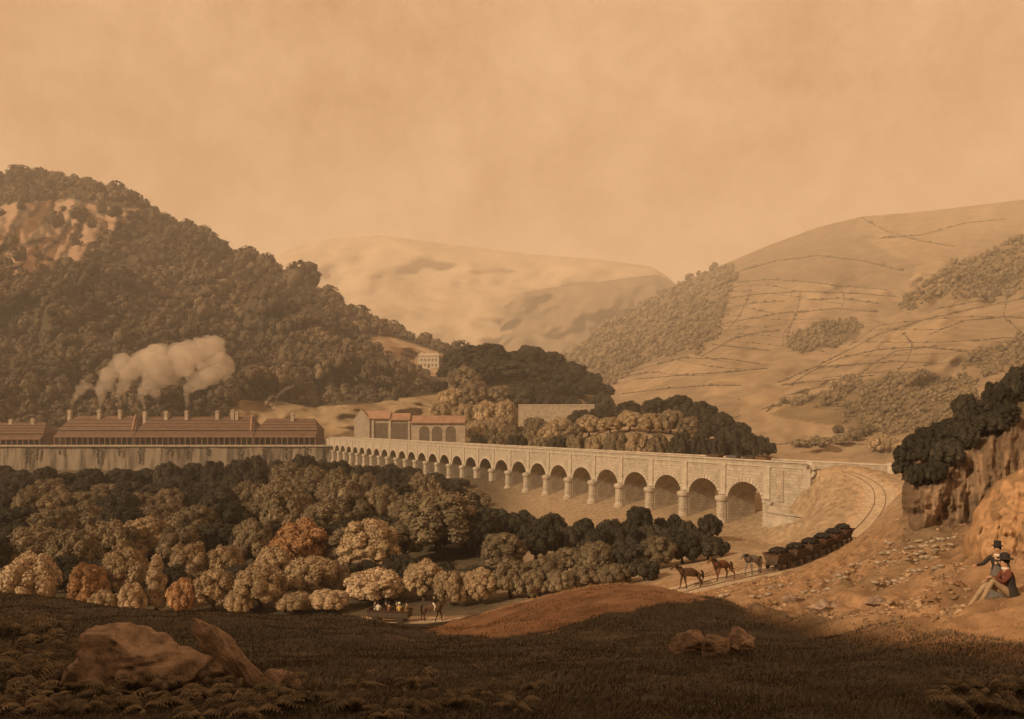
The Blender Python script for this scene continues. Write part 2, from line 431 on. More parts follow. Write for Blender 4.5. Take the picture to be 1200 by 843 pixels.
NU, NV = 430, 400
U0, U1, V0, V1 = -1.05, 1.05, math.log(2.4), math.log(480)
gu = np.linspace(U0, U1, NU); gv = np.linspace(V0, V1, NV)
UU, VV = np.meshgrid(gu, gv)
YY = np.exp(VV); XX = UU * YY; PX = UU * F + CX
ZZ = tps(UU, VV)
rd, rz_ = polydist(XX, YY, ROADS[::4])
def sstep(a, b, x): t = np.clip((x - a) / (b - a), 0, 1); return t * t * (3 - 2 * t)
ochre = sstep(0, 1, np.clip((PX - 500) / 80, 0, 1)) * sstep(12, 15, YY)       # dry bare ground on the right and on the mound
crest_Y = interp([(a, c) for a, b, c in CREST], PX)
beyond = sstep(0.86, 1.02, YY / crest_Y)
ochre_r = sstep(560, 700, PX) * beyond
near_mask = sstep(130, 60, YY)
# relief: humps on the heath, broken ledges on the dry slope
relief = fbm(XX, YY, 1, 4, 0.5) * 0.16 * sstep(40, 20, YY)
ledge_c = ZZ * 1.7 + fbm(XX, YY, 3, 3, 0.22) * 2.2
ledge = (np.abs((ledge_c % 1) - 0.5) - 0.25) * 2
slope_mask = sstep(820, 900, PX) * sstep(14, 18, YY) * sstep(75, 60, YY) * beyond
relief += slope_mask * (np.sign(ledge) * np.abs(ledge) ** .4 * 0.30 + fbm(XX, YY, 5, 3, 0.6) * 0.22 + (.5 - np.abs(fbm(XX, YY, 25, 5, 0.7))) * 0.34)
relief += fbm(XX, YY, 6, 4, 0.25) * 0.35 * sstep(75, 90, YY) * sstep(400, 200, YY)
relief *= sstep(1.6, 3.5, rd)
people_mask = np.exp(-(((PX - 1175) / 30) ** 2 + ((YY - 18.5) / 2.0) ** 2))
relief *= 1 - 0.9 * people_mask
ZZ = ZZ + relief
k = sstep(3.0, 1.5, rd)
ZZ = ZZ * (1 - k) + rz_ * k

def terr(X, Y):
    """height of the ground sheet (the mesh itself)"""
    X = np.asarray(X, float); Y = np.asarray(Y, float)
    fu = np.clip((X / Y - U0) / (U1 - U0) * (NU - 1), 0, NU - 1.001); fv = np.clip((np.log(Y) - V0) / (V1 - V0) * (NV - 1), 0, NV - 1.001)
    i, j = fu.astype(int), fv.astype(int); a, b = fu - i, fv - j
    return (ZZ[j, i] * (1 - a) + ZZ[j, i + 1] * a) * (1 - b) + (ZZ[j + 1, i] * (1 - a) + ZZ[j + 1, i + 1] * a) * b

def hit(px, py, Ymin=4.0, Ymax=470.0):
    """first ground point under a pixel"""
    Ys = np.exp(np.linspace(math.log(Ymin), math.log(Ymax), 4000))
    Xs = (px - CX) / F * Ys; zs = CZ - (py - HY) / F * Ys
    d = zs - terr(Xs, Ys)
    k = np.nonzero(d <= 0)[0]
    i = k[0] if len(k) else len(Ys) - 1
    return np.array([Xs[i], Ys[i], float(terr(Xs[i], Ys[i]))])

def L3(*c): return np.array(c)
heath, earth, earth2 = L3(0.066, 0.056, 0.042), L3(0.34, 0.21, 0.12), L3(0.36, 0.22, 0.115)
valley, tan = L3(0.09, 0.07, 0.045), L3(0.30, 0.225, 0.15)
colr = np.broadcast_to(heath, ZZ.shape + (3,)).copy()
nz = fbm(XX, YY, 8, 5, 0.35)[..., None]
def lay(mask, c):
    global colr
    m = np.clip(mask, 0, 1)[..., None]
    colr = colr * (1 - m) + c * m
lay(sstep(0.95, 1.15, YY / crest_Y) * sstep(40, 60, YY), valley)
lay(ochre_r * sstep(150, 100, YY) * (0.86 + 0.14 * nz[..., 0]), earth)
PYG = HY + (CZ - ZZ) / YY * F
LIT_MOUND = [(495, 742), (520, 731), (545, 722), (600, 700), (700, 678), (790, 678), (835, 700), (795, 703), (745, 712), (695, 722), (650, 739), (570, 746)]  # ochre earth cut to the sunlit patch, so its light is in the colour
lit_mound_m = (inpoly(PX + 10 * fbm(XX, YY, 16, 3, .8), PYG + 7 * fbm(XX, YY, 17, 3, .8), LIT_MOUND) & (YY < 52)).astype(float)
lay(sstep(.05, .5, fbm(XX * .5, YY * 1.6, 19, 4, .8)) * sstep(1.1, 1.0, YY / crest_Y) * .6, L3(0.105, 0.083, 0.057))
lay(sstep(.1, .5, fbm(XX * .4, YY * 1.4, 20, 4, .9)) * sstep(1.1, 1.0, YY / crest_Y) * .55, L3(0.038, 0.034, 0.027))
lay(lit_mound_m, L3(0.29, 0.18, 0.11))
lay(lit_mound_m * sstep(.0, .5, fbm(XX, YY, 18, 4, .7)) * .7, L3(0.20, 0.115, 0.065))
lay(sstep(560, 640, PX) * sstep(60, 90, YY), tan)
lay(slope_mask * sstep(0.15, -0.25, ledge) * 0.6, L3(0.22, 0.14, 0.08))  # darker ledge hollows: shadows and cracks put into the ground colour
lay(slope_mask * sstep(0.1, 0.5, fbm(XX, YY, 12, 5, 0.3)) * 0.5, L3(0.20, 0.15, 0.09))
lay(np.exp(-(((PX - 1090) / 55) ** 2 + ((YY - 48) / 9) ** 2)) * 0.9, L3(0.17, 0.125, 0.08))
lay(sstep(2.9, 2.0, rd) * sstep(66, 60, YY + 0 * PX) * 0 + sstep(2.9, 2.1, rd), L3(0.40, 0.29, 0.19))
idx = np.arange(NU * NV).reshape(NV, NU)
faces = np.stack([idx[:-1, :-1], idx[:-1, 1:], idx[1:, 1:], idx[1:, :-1]], -1).reshape(-1, 4)
ground = link('ground', np_mesh('ground', np.stack([XX, YY, ZZ], -1).reshape(-1, 3), faces, M['terrain'], True, colors=colr.reshape(-1, 3)))
tag(ground, kind='structure')

plain_bm = MB().add([(-4200, -1500, -9), (4200, -1500, -9), (4200, 4200, -9), (-4200, 4200, -9)], [[0, 1, 2, 3]])
pl = plain_bm.build('plain', mat('plain', (0.10, 0.075, 0.045), (0.16, 0.12, 0.075), scale=0.02)); tag(pl, kind='structure')

# hillside added out of view behind and left, shaped to keep the sun off the heath in front
edge = [(-48, 33), (-30, 31), (-14, 28.5), (-7, 27)]
for px, py in [(470, 738), (540, 746), (620, 741), (690, 723), (745, 712), (790, 704)]:
    q = hit(px, py, 6); edge.append((q[0], q[1])); print('shade edge', px, py, q)
edge += [(6.9, 29.5), (7.6, 26.5), (7.8, 20), (7.9, 17), (8.0, 14.5), (8.8, 12.5), (13, 10.6), (22, 8.0), (40, 3)]
rid = []
tt = 58.0
for x, y in edge:
    z0 = float(terr(x, max(y, 3)))
    rid.append((x + SUN_DIR.x * tt, y + SUN_DIR.y * tt, z0 + SUN_DIR.z * tt))
rid = smooth_line(np.array(rid), 2.0)
cols = len(rid); vs = []
prof = [(-26, -38), (-18, -22), (-11, -12), (-5, -4.5), (0, 0), (5, -4), (18, -12), (45, -26), (90, -46)]
tang = np.gradient(rid, axis=0); tang[:, 2] = 0; tang /= np.linalg.norm(tang, axis=1)[:, None]
for off, dz in prof:
    nrm = np.stack([tang[:, 1], -tang[:, 0]], -1)                       # pointing back, away from the view
    p = rid[:, :2] + nrm * off
    free = p[:, 0] < -0.85 * p[:, 1] - 9          # keep its foot well outside the view
    p[:, 1] = np.where(free, p[:, 1], np.minimum(p[:, 1], -2.5))
    z = rid[:, 2] + dz + (fbm(p[:, 0], p[:, 1], 4, 4, 0.12) * 1.2 if off else fbm(p[:, 0], p[:, 1], 4, 4, 0.3) * 0.35)
    vs.append(np.column_stack([p, z]))
vs = np.array(vs); ii = np.arange(cols * len(prof)).reshape(len(prof), cols)
ff = np.stack([ii[:-1, :-1], ii[:-1, 1:], ii[1:, 1:], ii[1:, :-1]], -1).reshape(-1, 4)
bh = link('shade_ridge', np_mesh('shade_ridge', vs.reshape(-1, 3), ff, M['grass'], True)); tag(bh, kind='structure')

# road strip
def strip(name, line, half, lift, m, cross=(-1, -0.5, 0, 0.5, 1)):
    t = np.gradient(line[:, :2], axis=0); t /= np.linalg.norm(t, axis=1)[:, None]
    nrm = np.stack([-t[:, 1], t[:, 0]], -1)
    rows = []
    for c in cross:
        p = line[:, :2] + nrm * half * c
        z = terr(p[:, 0], p[:, 1]) + lift
        rows.append(np.column_stack([p, z]))
    v = np.array(rows); n = len(line); ii = np.arange(n * len(cross)).reshape(len(cross), n)
    f = np.stack([ii[:-1, :-1], ii[1:, :-1], ii[1:, 1:], ii[:-1, 1:]], -1).reshape(-1, 4)
    return link(name, np_mesh(name, v.reshape(-1, 3), f, m, True))
tag(strip('tramroad', ROADS[4:], 1.7, 0.05, M['road']), kind='structure')

# ------------------------------------------------------------------ hills
class Hill:
    def __init__(self, name, px0, px1, nc, nr, sky, Yc, base, Yb, m, cover, seed=0, amp=0.06, freq=0.02, g=1.0, back=(1.04, 1.12, 1.3, 1.7), extra=None, warp=None):
        self.sky, self.Yc, self.base, self.Yb, self.seed, self.amp, self.freq, self.g, self.extra = sky, Yc, base, Yb, seed, amp, freq, g, extra
        px = np.linspace(px0, px1, nc); t = np.linspace(0, 1, nr)
        PXh, T = np.meshgrid(px, t)
        PYh = interp(base, PXh) * (1 - T) + interp(sky, PXh) * T
        Y = self.depth(PXh, T)
        if warp is not None: PXh = PXh + warp(PXh, PYh)
        X = (PXh - CX) / F * Y; Z = CZ - (PYh - HY) / F * Y
        colors = cover(PXh, PYh, X, Y)
        rows = [np.stack([X, Y, Z], -1)]; crow = [colors]
        for b in back:                                  # the far side of the ridge
            k = (b - 1) / (back[-1] - 1)
            Yb_ = Y[-1] * b
            Zb = Z[-1] * (1 - k ** 1.2) + (-9.5) * k ** 1.2
            rows.append(np.stack([(PXh[-1] - CX) / F * Yb_, Yb_, Zb], -1)[None]); crow.append(colors[-1:])
        V = np.concatenate(rows, 0); C = np.concatenate(crow, 0)
        R_, C_ = V.shape[:2]; ii = np.arange(R_ * C_).reshape(R_, C_)
        f = np.stack([ii[:-1, :-1], ii[:-1, 1:], ii[1:, 1:], ii[1:, :-1]], -1).reshape(-1, 4)
        self.o = tag(link(name, np_mesh(name, V.reshape(-1, 3), f, m, True, colors=C.reshape(-1, 3))), kind='structure')
    def depth(self, px, t):
        Yb, Yc = interp(self.Yb, px), interp(self.Yc, px)
        Y = Yb * (Yc / Yb) ** (t ** self.g)
        n = fbm(px * self.freq, t * 5, self.seed, 4, 1.0) * self.amp
        if self.extra is not None:
            py = interp(self.base, px) * (1 - t) + interp(self.sky, px) * t
            n = n + self.extra(px, py)
        return Y * (1 + n * np.clip(t * (1 - t) * 6, 0, 1))
    def at(self, px, py):
        """the point of the slope seen at a pixel"""
        px = np.asarray(px, float); py = np.asarray(py, float)
        b, s = interp(self.base, px), interp(self.sky, px)
        t = np.clip((b - py) / (b - s), 0, 1)
        Y = self.depth(px, t)
        py2 = b * (1 - t) + s * t
        return np.stack([(px - CX) / F * Y, Y, CZ - (py2 - HY) / F * Y], -1)

SKY_L = [(-500, 300), (-300, 250), (-100, 220), (0, 212), (40, 207), (90, 215), (150, 235), (190, 257), (230, 270), (260, 292), (300, 308), (350, 332), (400, 360), (450, 386),
         (500, 405), (535, 415), (600, 445), (680, 480), (760, 500)]
SCAR = [(-40, 243), (30, 238), (80, 232), (120, 243), (163, 244), (150, 262), (120, 292), (95, 306), (60, 316), (20, 322), (-40, 328), (-60, 290)]
CLEAR = [(432, 398), (450, 392), (500, 408), (527, 418), (524, 428), (510, 442), (495, 440), (470, 428), (450, 415), (435, 406)]
FIELD = [(268, 475), (280, 469), (330, 471), (360, 477), (420, 474), (470, 467), (520, 462), (545, 462), (560, 475), (560, 520), (262, 520)]
def cov_left(px, py, X, Y):
    c = np.broadcast_to(L3(0.055, 0.042, 0.026), px.shape + (3,)).copy()
    c[inpoly(px, py, SCAR)] = L3(0.30, 0.20, 0.14)
    c[inpoly(px, py, CLEAR)] = L3(0.27, 0.19, 0.125)
    f = inpoly(px, py, FIELD)
    c[f] = L3(0.25, 0.185, 0.115)
    k = inpoly(px, py, SCAR) & (np.sin(px * 0.22 + py * 0.16 + 7 * fbm(px * 0.05, py * 0.03, 9)) + fbm(px * .1, py * .1, 10) > 0.30)
    c[k] = L3(0.11, 0.08, 0.056)
    return c
def ribs(px, py):
    m = inpoly(px, py, SCAR).astype(float)
    return m * 0.02 * (np.abs(np.sin(px * 0.11 + py * 0.08 + 5 * fbm(px * 0.05, py * 0.03, 9))) - 0.5 + .8 * fbm(px * .12, py * .08, 13))
HL = Hill('wooded_hill', -500, 760, 380, 150, SKY_L, [(-500, 900), (0, 950), (200, 880), (400, 760), (560, 640), (760, 560)],
          [(-500, 521), (300, 521), (760, 521)], [(-500, 392), (760, 392)], M['hill'], cov_left, 21, 0.17, 0.014, 1.25, extra=ribs)

SKY_F = [(-400, 330), (150, 322), (250, 318), (310, 308), (350, 288), (400, 279), (450, 276), (520, 286), (620, 298), (700, 304), (765, 313), (785, 326), (800, 345), (850, 390), (950, 430), (1100, 470)]
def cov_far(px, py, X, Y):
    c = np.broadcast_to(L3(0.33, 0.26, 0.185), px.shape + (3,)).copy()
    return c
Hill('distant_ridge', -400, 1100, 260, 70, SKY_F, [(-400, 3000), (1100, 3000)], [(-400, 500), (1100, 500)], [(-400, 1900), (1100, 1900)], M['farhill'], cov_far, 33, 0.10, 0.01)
SKY_S = [(540, 470), (590, 360), (612, 343), (640, 338), (700, 331), (740, 325), (770, 322), (792, 333), (830, 360), (900, 420)]
HS = Hill('distant_spur', 540, 900, 130, 60, SKY_S, [(540, 2500), (900, 2500)], [(540, 480), (900, 480)], [(540, 1750), (900, 1750)], M['farhill'],
     lambda px, py, X, Y: np.broadcast_to(L3(0.17, 0.125, 0.08), px.shape + (3,)).copy(), 35, 0.12, 0.02)

SKY_R = [(560, 470), (640, 424), (665, 410), (720, 376), (760, 353), (790, 335), (850, 309), (900, 288), (960, 266), (1010, 254), (1060, 250), (1100, 246), (1200, 234), (1400, 216), (1700, 200)]
WOOD_A = [(640, 430), (700, 386), (790, 334), (850, 308), (862, 325), (855, 350), (846, 378), (828, 405), (800, 420), (755, 428), (735, 440), (690, 460), (640, 480)]
MOOR = [(858, 306), (900, 287), (960, 265), (1010, 252), (1000, 275), (1075, 312), (1060, 340), (1010, 338), (950, 330), (880, 335), (860, 330)]
GROVE = [(920, 402), (940, 388), (975, 381), (1010, 386), (1004, 398), (960, 410), (930, 412)]
WOOD_B = [(900, 486), (940, 468), (985, 452), (1040, 441), (1110, 440), (1145, 452), (1140, 480), (1090, 506), (1040, 512), (985, 500), (940, 494)]
WOOD_C = [(1052, 362), (1062, 345), (1110, 311), (1160, 288), (1220, 266), (1290, 250), (1290, 330), (1210, 342), (1140, 352), (1095, 350)]
WOOD_D = [(1120, 430), (1160, 405), (1230, 385), (1290, 380), (1290, 425), (1210, 428), (1160, 440)]
def cov_right(px, py, X, Y):
    c = np.broadcast_to(L3(0.25, 0.185, 0.12), px.shape + (3,)).copy()
    fld = np.floor(px / 52 + .5 * fbm(px * .02, py * .02, 6, 2) + py / 90) * 7.3 + np.floor(py / 17 + .02 * px + 1.4 * fbm(px * .015, py * .02, 7, 2)) * 3.1
    n = fbm(px * 0.02, py * 0.05, 5, 3) * .6 + 1.1 * (np.sin(fld * 12.9898) * 43758.5453 % 1 - .5)
    c *= (1 + 0.25 * n)[..., None]
    for poly, q in ((WOOD_A, L3(0.16, 0.12, 0.075)), (MOOR, L3(0.20, 0.15, 0.10)), (GROVE, L3(0.12, 0.09, 0.055)), (WOOD_B, L3(0.17, 0.125, 0.07)), (WOOD_C, L3(0.20, 0.14, 0.08)), (WOOD_D, L3(0.20, 0.14, 0.08))):
        c[inpoly(px, py, poly)] = q
    return c
HR = Hill('pasture_hill', 560, 1700, 300, 130, SKY_R, [(560, 1300), (800, 1700), (1700, 1900)], [(560, 556), (1700, 556)], [(560, 330), (900, 300), (1700, 260)], M['hill'], cov_right, 41, 0.14, 0.012)
SKY_P = [(800, 520), (850, 478), (900, 452), (960, 424), (1000, 402), (1040, 374), (1062, 350), (1110, 316), (1160, 294), (1200, 275), (1400, 235), (1700, 205)]
HP = Hill('pasture_spur', 800, 1700, 240, 110, SKY_P, [(800, 420), (1000, 700), (1200, 950), (1700, 1000)], [(800, 557), (1700, 557)], [(800, 290), (900, 270), (1700, 230)], M['hill'], cov_right, 43, 0.14, 0.012)
SKY_K = [(470, 508), (500, 480), (528, 440), (560, 428), (590, 426), (630, 432), (680, 452), (720, 474), (760, 496), (800, 510), (840, 520)]
HK = Hill('wooded_knoll', 470, 840, 120, 50, SKY_K, [(470, 440), (840, 440)], [(470, 523), (840, 523)], [(470, 345), (640, 335), (840, 330)], M['hill'],
          lambda px, py, X, Y: np.broadcast_to(L3(0.20, 0.145, 0.085), px.shape + (3,)).copy(), 47, 0.05, 0.02)

# ------------------------------------------------------------------ trees
def leafset(n, ctr, rad, size, rs, ell=(1, 1, 1), lift=0.15):
    """small folded leaf faces lying over a lobe; returns verts (n*4,3)"""
    d = rs.normal(size=(n, 3)); d /= np.linalg.norm(d, axis=1)[:, None]
    d[:, 2] = np.where(d[:, 2] < -0.5, -d[:, 2], d[:, 2])
    p = ctr + d * np.array(ell) * rad * (0.92 + 0.17 * rs.random((n, 1)))
    nn = d + rs.normal(size=(n, 3)) * 0.45 + np.array([0, 0, lift]); nn /= np.linalg.norm(nn, axis=1)[:, None]
    t = np.cross(nn, rs.normal(size=(n, 3))); t /= np.linalg.norm(t, axis=1)[:, None]
    b = np.cross(nn, t)
    s = size * (0.6 + 0.8 * rs.random((n, 1)))
    return np.stack([p - t * s - b * s * .5, p + t * s - b * s * .5 - nn * s * .2, p + t * s * .6 + b * s * .7, p - t * s * .8 + b * s * .6 - nn * s * .25], 1).reshape(-1, 3)

def crown_mesh(name, seed, shape='round', leaves=6000, sub=ICO2):
    """crown about 1 m in radius, base at z=0, built from overlapping leafy lobes"""
    rs = np.random.default_rng(seed)
    lobes = []
    if shape == 'column':
        for k in range(22):
            z = 0.2 + 2.1 * (k + 0.5) / 22; a = rs.random() * 6.28; r = 0.42 * math.sin(math.pi * min(1, (z + 0.45) / 3.0)) * (0.6 + 0.4 * rs.random())
            lobes.append((np.array([r * math.cos(a), r * math.sin(a), z]), 0.26 + 0.12 * rs.random()))
        lobes.append((np.array([0, 0, 0.9]), 0.42)); lobes.append((np.array([0, 0, 1.6]), 0.38))
    else:
        H = {'round': 1.45, 'broad': 1.1, 'tall': 1.9, 'bush': 1.05}[shape]
        n = {'round': 42, 'broad': 44, 'tall': 48, 'bush': 32}[shape]
        for k in range(n):
            u = (k + 0.5) / n; th = math.acos(1 - 1.62 * u); a = k * 2.39996 + rs.random() * 0.7
            rr = 0.77 + 0.07 * rs.normal()
            lobes.append((np.array([rr * math.sin(th) * math.cos(a), rr * math.sin(th) * math.sin(a), H * 0.52 + rr * 0.62 * H * math.cos(th) * 0.92]), 0.22 + 0.10 * rs.random()))
        lobes.append((np.array([0, 0, H * 0.52]), 0.62))
    V, Fq, Ft, nb = [], [], [], 0
    cv, cf = sub
    tri_v, tri_f, b = [], [], 0
    for c, r in lobes:
        jit = 1 + 0.10 * rs.normal(size=(len(cv), 1))
        tri_v.append(c + cv * r * 0.86 * jit * np.array([1, 1, 0.9])); tri_f.append(cf + b); b += len(cv)
    tot = sum(r * r for c, r in lobes)
    q = [leafset(max(8, int(leaves * r * r / tot)), c, r, 0.040, rs, (1, 1, 0.92)) for c, r in lobes]
    q = np.concatenate(q); nq = len(q) // 4
    tv = np.concatenate(tri_v); tf = np.concatenate(tri_f)
    quads = np.arange(nq * 4).reshape(nq, 4) + len(tv)
    allf = np.concatenate([tf, quads[:, [0, 1, 2]], quads[:, [0, 2, 3]]])
    sm = np.zeros(len(allf), bool)
    me = np_mesh(name, np.concatenate([tv, q]), allf, M['olive'])
    me.polygons.foreach_set('use_smooth', sm)
    return me

def trunk_mesh(name, seed, fork=0.55):
    """1 m tall trunk with limbs; the tree scales it"""
    rs = random.Random(seed); mb = MB()
    lean = (rs.uniform(-.05, .05), rs.uniform(-.05, .05))
    mb.tube([(0, 0, -0.12), (0, 0, 0.06), (lean[0] * .5, lean[1] * .5, 0.4), (lean[0], lean[1], 0.8), (lean[0] * 1.2, lean[1] * 1.2, 1.35)], [0.13, 0.095, 0.07, 0.055, 0.02], 8)
    for k in range(5):
        a = k * 1.26 + rs.random(); z = fork + rs.random() * 0.35
        mb.tube([(lean[0] * z, lean[1] * z, z), (0.22 * math.cos(a), 0.22 * math.sin(a), z + 0.28), (0.5 * math.cos(a), 0.5 * math.sin(a), z + 0.5)], [0.045, 0.032, 0.012], 6)
    return mb.mesh(name, M['bark'], True)

CROWNS = {'round': [crown_mesh('crown', 100 + i, 'round') for i in range(4)],
          'broad': [crown_mesh('crown', 200 + i, 'broad') for i in range(3)],
          'tall': [crown_mesh('crown', 300 + i, 'tall') for i in range(3)],
          'bush': [crown_mesh('crown', 400 + i, 'bush', 4600) for i in range(3)],
          'column': [crown_mesh('crown', 500, 'column', 3800)]}
CROWN_H = {'round': 1.45 * 1.14, 'broad': 1.1 * 1.16, 'tall': 1.9 * 1.12, 'bush': 1.05 * 1.18, 'column': 2.65}
TRUNKS = [trunk_mesh('trunk', i) for i in range(4)]
TREE_N = 0
def tree(x, y, h, wd, shape, leaf_tone, label, group, name='tree', z=None, trunk=0.22, cat='tree'):
    """a tree of height h and crown width wd, rooted on the ground"""
    global TREE_N
    TREE_N += 1
    rs = random.Random(TREE_N * 13 + 5)
    if z is None: z = float(terr(x, y))
    root = empty(name, (x, y, z), rs.random() * 6.28)
    th = h * trunk
    t = link('trunk', rs.choice(TRUNKS), root, (0, 0, 0), 0, (min(h, wd * 1.3) * 0.62, min(h, wd * 1.3) * 0.62, max(th * 1.5, h * 0.3)))
    c = link('crown', rs.choice(CROWNS[shape]), root, (0, 0, th * 0.72), 0, (wd / 2, wd / 2, (h - th * 0.72) / CROWN_H[shape]))
    c.material_slots[0].link = 'OBJECT'; c.material_slots[0].material = M[leaf_tone]
    tag(root, label, cat, group)
    return root

ORD = ['first', 'second', 'third', 'fourth', 'fifth', 'sixth', 'seventh', 'eighth', 'ninth', 'tenth', 'eleventh', 'twelfth', 'thirteenth', 'fourteenth', 'fifteenth', 'sixteenth',
       'seventeenth', 'eighteenth', 'nineteenth', 'twentieth', 'twenty-first', 'twenty-second', 'twenty-third', 'twenty-fourth', 'twenty-fifth', 'twenty-sixth', 'twenty-seventh',
       'twenty-eighth', 'twenty-ninth', 'thirtieth']
TONE = {'gold': 'golden brown', 'pale': 'pale tan', 'russet': 'russet', 'olive': 'olive brown', 'umber': 'dark umber'}
FORM = {'round': 'round', 'broad': 'broad', 'tall': 'tall', 'bush': 'low bushy', 'column': 'narrow upright'}

def tree_row(rows, phrase, group, name='tree', cat='tree', trunk=0.22, depth=None, surf=None):
    """rows of (px, top py, width px, depth Y, shape, species); labelled by their place in the row"""
    rows = sorted(rows, key=lambda q: q[0])
    for i, (px, top, wpx, Y, shape, sp) in enumerate(rows):
        x = (px - CX) / F * Y; z = float(terr(x, Y)) if surf is None else surf(x, Y)
        h = max(1.2, CZ - (top - HY) / F * Y - z)
        ordn = 'leftmost' if i == 0 else 'rightmost' if i == len(rows) - 1 else ORD[i] + ' from the left'
        tree(x, Y, h, wpx / F * Y, shape, sp, f'{TONE[sp]} {FORM[shape]} {cat}, {ordn} {phrase}'.replace(' from the left in', ' from left in').replace(' from the left on', ' from left on'), group, name, z, trunk, cat)

G_V = 'trees of the valley wood'
def auto_row(Y, tops, step, phrase, px0, px1, mix, jit=0.04, seed=0, trunk=.16):
    rs = random.Random(seed); rows = []; px = px0
    while px < px1:
        wpx = step * rs.uniform(1.1, 1.5)
        sp = rs.choices(list(mix), list(mix.values()))[0]
        rows.append((px + rs.uniform(-4, 4), interp(tops, px) + rs.uniform(-4, 4), wpx, Y * (1 + rs.uniform(-jit, jit)), rs.choice(['round', 'round', 'broad', 'tall']), sp))
        px += step * rs.uniform(0.85, 1.15)
    tree_row(rows, phrase, G_V, trunk=trunk)
# front trees along the tramroad, then the trees that stand out behind them
tree_row([(35, 650, 68, 80, 'bush', 'pale'), (103, 658, 44, 80, 'round', 'russet'), (148, 641, 52, 83, 'round', 'gold'), (183, 648, 34, 79, 'column', 'pale'),
          (215, 676, 36, 78, 'bush', 'russet'), (250, 665, 48, 79, 'round', 'gold'), (305, 660, 60, 79, 'round', 'gold'), (122, 690, 34, 77, 'bush', 'gold'), (155, 682, 30, 77, 'bush', 'pale'),
          (345, 694, 42, 78, 'bush', 'gold'), (384, 690, 46, 78, 'bush', 'pale'), (440, 668, 74, 82, 'broad', 'pale'), (280, 690, 34, 77, 'bush', 'gold'),
          (497, 656, 46, 82, 'round', 'gold'), (530, 668, 42, 79, 'bush', 'gold'), (562, 668, 40, 79, 'round', 'gold'), (598, 655, 44, 80, 'round', 'olive'), (640, 650, 46, 81, 'round', 'olive')],
         'in the front row above the tramroad', G_V, trunk=.10)
tree_row([(-20, 628, 62, 96, 'round', 'umber'), (38, 618, 66, 100, 'broad', 'olive'), (85, 622, 62, 93, 'broad', 'olive'), (125, 612, 60, 101, 'broad', 'olive'), (170, 606, 62, 106, 'broad', 'gold'), (222, 636, 46, 90, 'round', 'gold'),
          (263, 637, 44, 91, 'round', 'gold'), (210, 615, 50, 104, 'round', 'olive'), (298, 610, 46, 104, 'round', 'olive'), (352, 611, 66, 97, 'round', 'russet'), (366, 652, 66, 85, 'broad', 'gold'), (320, 640, 44, 90, 'round', 'gold'),
          (404, 620, 50, 98, 'round', 'olive'), (433, 606, 68, 93, 'tall', 'gold'), (475, 606, 50, 101, 'tall', 'olive'), (515, 572, 92, 103, 'tall', 'olive'),
          (560, 600, 50, 103, 'round', 'umber'), (590, 622, 52, 92, 'tall', 'olive'), (628, 612, 46, 97, 'round', 'umber')],
         'in the second row of the valley wood', G_V, trunk=.12)
auto_row(88, [(0, 652), (100, 655), (200, 664), (300, 668), (400, 664), (470, 655), (560, 664), (620, 668)], 40, 'in the undergrowth behind the front row', 40, 640, {'umber': 4, 'olive': 1}, seed=11, trunk=.08)  # dark leaves stand in for the shaded gaps between the front crowns
auto_row(111, [(0, 614), (100, 616), (200, 614), (300, 612), (400, 610), (470, 606), (560, 612), (600, 622)], 38, 'in the undergrowth amid the valley wood', -20, 620, {'umber': 4, 'olive': 1}, seed=12, trunk=.08)  # again mostly dark leaves, as shade between the crowns
tree_row([(20, 592, 56, 125, 'round', 'umber'), (62, 596, 54, 122, 'round', 'olive'), (100, 590, 56, 126, 'round', 'olive'), (143, 592, 56, 120, 'broad', 'umber'), (186, 590, 52, 123, 'round', 'olive'),
          (228, 590, 54, 120, 'round', 'olive'), (268, 588, 50, 124, 'round', 'umber'), (302, 584, 46, 128, 'round', 'olive'), (337, 572, 60, 120, 'broad', 'olive'), (378, 586, 56, 114, 'round', 'olive'),
          (412, 575, 52, 122, 'round', 'olive'), (447, 566, 46, 124, 'round', 'olive'), (480, 575, 46, 120, 'round', 'olive'), (545, 577, 46, 118, 'round', 'umber'), (582, 596, 42, 112, 'round', 'umber'),
          (610, 600, 40, 112, 'round', 'umber')],
         'in the third row of the valley wood', G_V, trunk=.12)
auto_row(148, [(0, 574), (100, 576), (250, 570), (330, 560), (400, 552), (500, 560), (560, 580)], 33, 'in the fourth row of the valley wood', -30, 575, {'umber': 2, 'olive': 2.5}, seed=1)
auto_row(172, [(0, 562), (100, 564), (250, 560), (330, 546), (400, 548), (500, 556), (560, 574)], 30, 'in the fifth row of the valley wood', -30, 560, {'umber': 4, 'olive': 1.2}, seed=2)  # mostly dark leaf tone here stands in for cloud shade
auto_row(200, [(0, 547), (80, 549), (180, 546), (250, 543), (300, 538), (340, 532), (400, 538), (450, 546), (500, 553), (540, 566)], 27, 'in the rear row below the terrace wall', -30, 535, {'umber': 1}, seed=3)  # all dark: cloud shade over the rear trees put into their leaf colour
